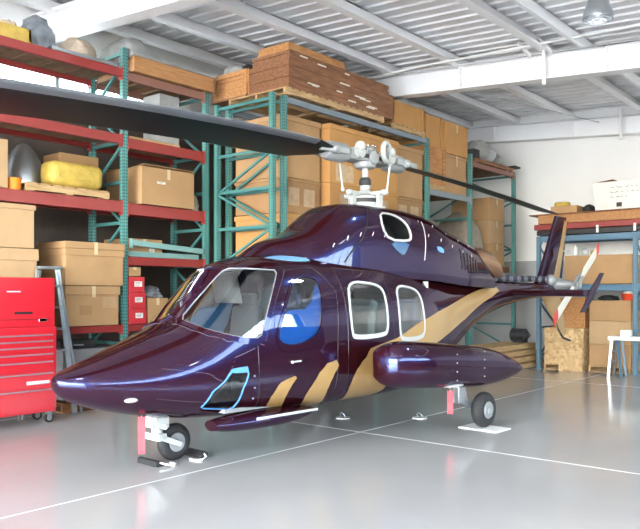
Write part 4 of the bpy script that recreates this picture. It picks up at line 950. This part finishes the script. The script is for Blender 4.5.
# step stool
q = thing('work_platform', 'white topped folding work platform with pale legs before the blue rack', 'platform', (-4.75, 15.5, 0)); MB().bb(-.45, .5, -.16, .16, .74, .82).build('platform_top', WHITE, q, 0, .01)
for x, d in ((-.38, .06), (.42, -.06)):
    for y in (-.13, .13): MB().bar((x - d, y*1.2, 0), (x, y, .74), .035, .05).build('leg', ALU, q, 0)
for x in (-.30,): 
    for y in (-.13, .13): MB().bar((x + .12, y*1.2, 0), (x + .04, y, .74), .03, .045).build('leg', RACKBLUE, q, 0)
for z in (.3, .5): MB().bar((-.40, -.14, z), (-.40, .14, z), .03).build('rung', ALU, q, 0)
carton('small white box standing on the folding work platform', -4.98, -4.78, 15.42, 15.56, .822, .95, CARDW, None, tape=False, name='small_box')

# ---------------------------------------------------------------- small things around the aircraft
M0 = Matrix.Translation(heli.location) @ Matrix.Rotation(R(-3.07), 4, 'Z')
def hw(x, y, z=0): return M0 @ Vector((x, y, z))
gk = 'wheel chocks at the nose wheel'
for i, y in enumerate((-.27, .27)):
    q = thing('wheel_chock', ('black and grey chock in front of the nose wheel', 'black and grey chock behind the nose wheel')[i], 'chock', hw(-.02, y), R(-3.07), gk)
    sg = 1 if i == 0 else -1
    MB().prism([(-.055*sg, 0), (.055*sg, 0), (.035*sg, .03), (-.01*sg, .06), (-.05*sg, .055)], -.15, .17, 'x').build('chock_body', RUBBER, q, 0, .006)
    MB().tube([(.17, 0, .04), (.23, .02*sg, .03), (.26, .10*sg, .012), (.20, .16*sg, .010), (.12, .15*sg, .01)], .009, 7).build('pull_rope', WHITE, q)
gt = 'red streamers hanging from the aircraft'
q = thing('warning_streamer', 'faded red streamer hanging beside the nose wheel strut', 'streamer', hw(.22, -.53, .145), R(-3.07), gt)
MB().rings([[(-.004 + .006*math.sin(i*1.3), -.032, .035 + i*.035), (.004 + .006*math.sin(i*1.3), -.032, .035 + i*.035), (.004 + .006*math.sin(i*1.3), .032, .035 + i*.035), (-.004 + .006*math.sin(i*1.3), .032, .035 + i*.035)] for i in range(11)]).build('ribbon', REDTAG, q, 0)
q.rotation_euler.z = R(-35)
MB().tube([(0, 0, .38), (0, 0, .398)], .006, 6).build('cord', GREYP, q)
q = thing('warning_streamer', 'faded red streamer hanging beside the main wheel strut', 'streamer', hw(1.30, 3.08, .215), R(-58), gt)
MB().rings([[(-.004 + .006*math.sin(i*1.3), -.035, .03 + i*.035), (.004 + .006*math.sin(i*1.3), -.035, .03 + i*.035), (.004 + .006*math.sin(i*1.3), .035, .03 + i*.035), (-.004 + .006*math.sin(i*1.3), .035, .03 + i*.035)] for i in range(9)]).build('ribbon', REDTAG, q, 0)
MB().tube([(0, 0, .30), (0, 0, .335)], .006, 6).build('cord', GREYP, q)
for k, lb in ((1, 'white board on the floor under the near main wheel'), (-1, 'white board on the floor under the far main wheel')):
    if k > 0: tag(MB().bb(-.27, .27, -.18, .18, 0, .012).build('wheel_board', WHITE, None, 0, .003, loc=hw(k*1.39, 3.72, 0), rz=R(-3)), lb, 'board')
for i, (x, y) in enumerate(((-6.22, 7.91), (-5.42, 8.58))):
    q = thing('tie_down_ring', ('pale tie down fitting on the floor under the fuselage', 'pale tie down fitting on the floor under the sponson')[i], 'fitting', (x, y, 0), 0, 'tie down fittings on the floor')
    MB().cyl((0, 0, 0), (0, 0, .012), .10, n=24).build('base_plate', LGREY, q); MB().torus((0, 0, .03), (.3, 1, .6), .05, .009, 22, 7).build('ring', ALU, q)

# ---------------------------------------------------------------- camera, daylight, exposure
cam = bpy.data.cameras.new('camera'); co = bpy.data.objects.new('camera', cam); COL.objects.link(co)
cam.sensor_width = 36; cam.lens = 740 / 640 * 36; cam.shift_y = (293 - 264.5) / 640
co.location = (0, 0, 1.70); co.rotation_euler = (R(90), 0, R(39.96)); cam.clip_end = 300
S.camera = co
w = bpy.data.worlds.new('sky'); S.world = w; w.use_nodes = True
nt = w.node_tree; bg = nt.nodes['Background']
sk = nt.nodes.new('ShaderNodeTexSky'); sk.sky_type = 'NISHITA'; sk.sun_disc = False; sk.sun_elevation = R(48); sk.sun_rotation = R(200); sk.air_density = 1.2; sk.dust_density = .8; sk.ozone_density = 2.5
hs = nt.nodes.new('ShaderNodeHueSaturation'); hs.inputs['Saturation'].default_value = .4; nt.links.new(sk.outputs[0], hs.inputs['Color']); nt.links.new(hs.outputs[0], bg.inputs[0]); bg.inputs[1].default_value = SKYS
su = bpy.data.lights.new('sun', 'SUN'); su.energy = SUNE; su.angle = R(.6); so = bpy.data.objects.new('sun', su); COL.objects.link(so); so.rotation_euler = (R(52), 0, R(22))
for nm, loc, rot, sx, sy in (('window_portal', (XR + .12, 5.5, 3.75), (R(90), 0, R(90)), 23, 2.3), ('front_portal', (-1.1, YF - .05, 2.5), (R(90), 0, 0), 16.4, 5.0)):
    l = bpy.data.lights.new(nm, 'AREA'); l.shape = 'RECTANGLE'; l.size = sx; l.size_y = sy; l.cycles.is_portal = True
    o = bpy.data.objects.new(nm, l); COL.objects.link(o); o.location = loc; o.rotation_euler = rot
    if nm == 'front_portal': o.rotation_euler = (R(-90), 0, R(180))
vs = S.view_settings; vs.view_transform = 'Standard'; vs.look = 'None'; vs.gamma = 1; vs.use_curve_mapping = False; vs.exposure = EXPO
S.cycles.use_denoising = True
S.cycles.max_bounces = 10; S.cycles.transparent_max_bounces = 12
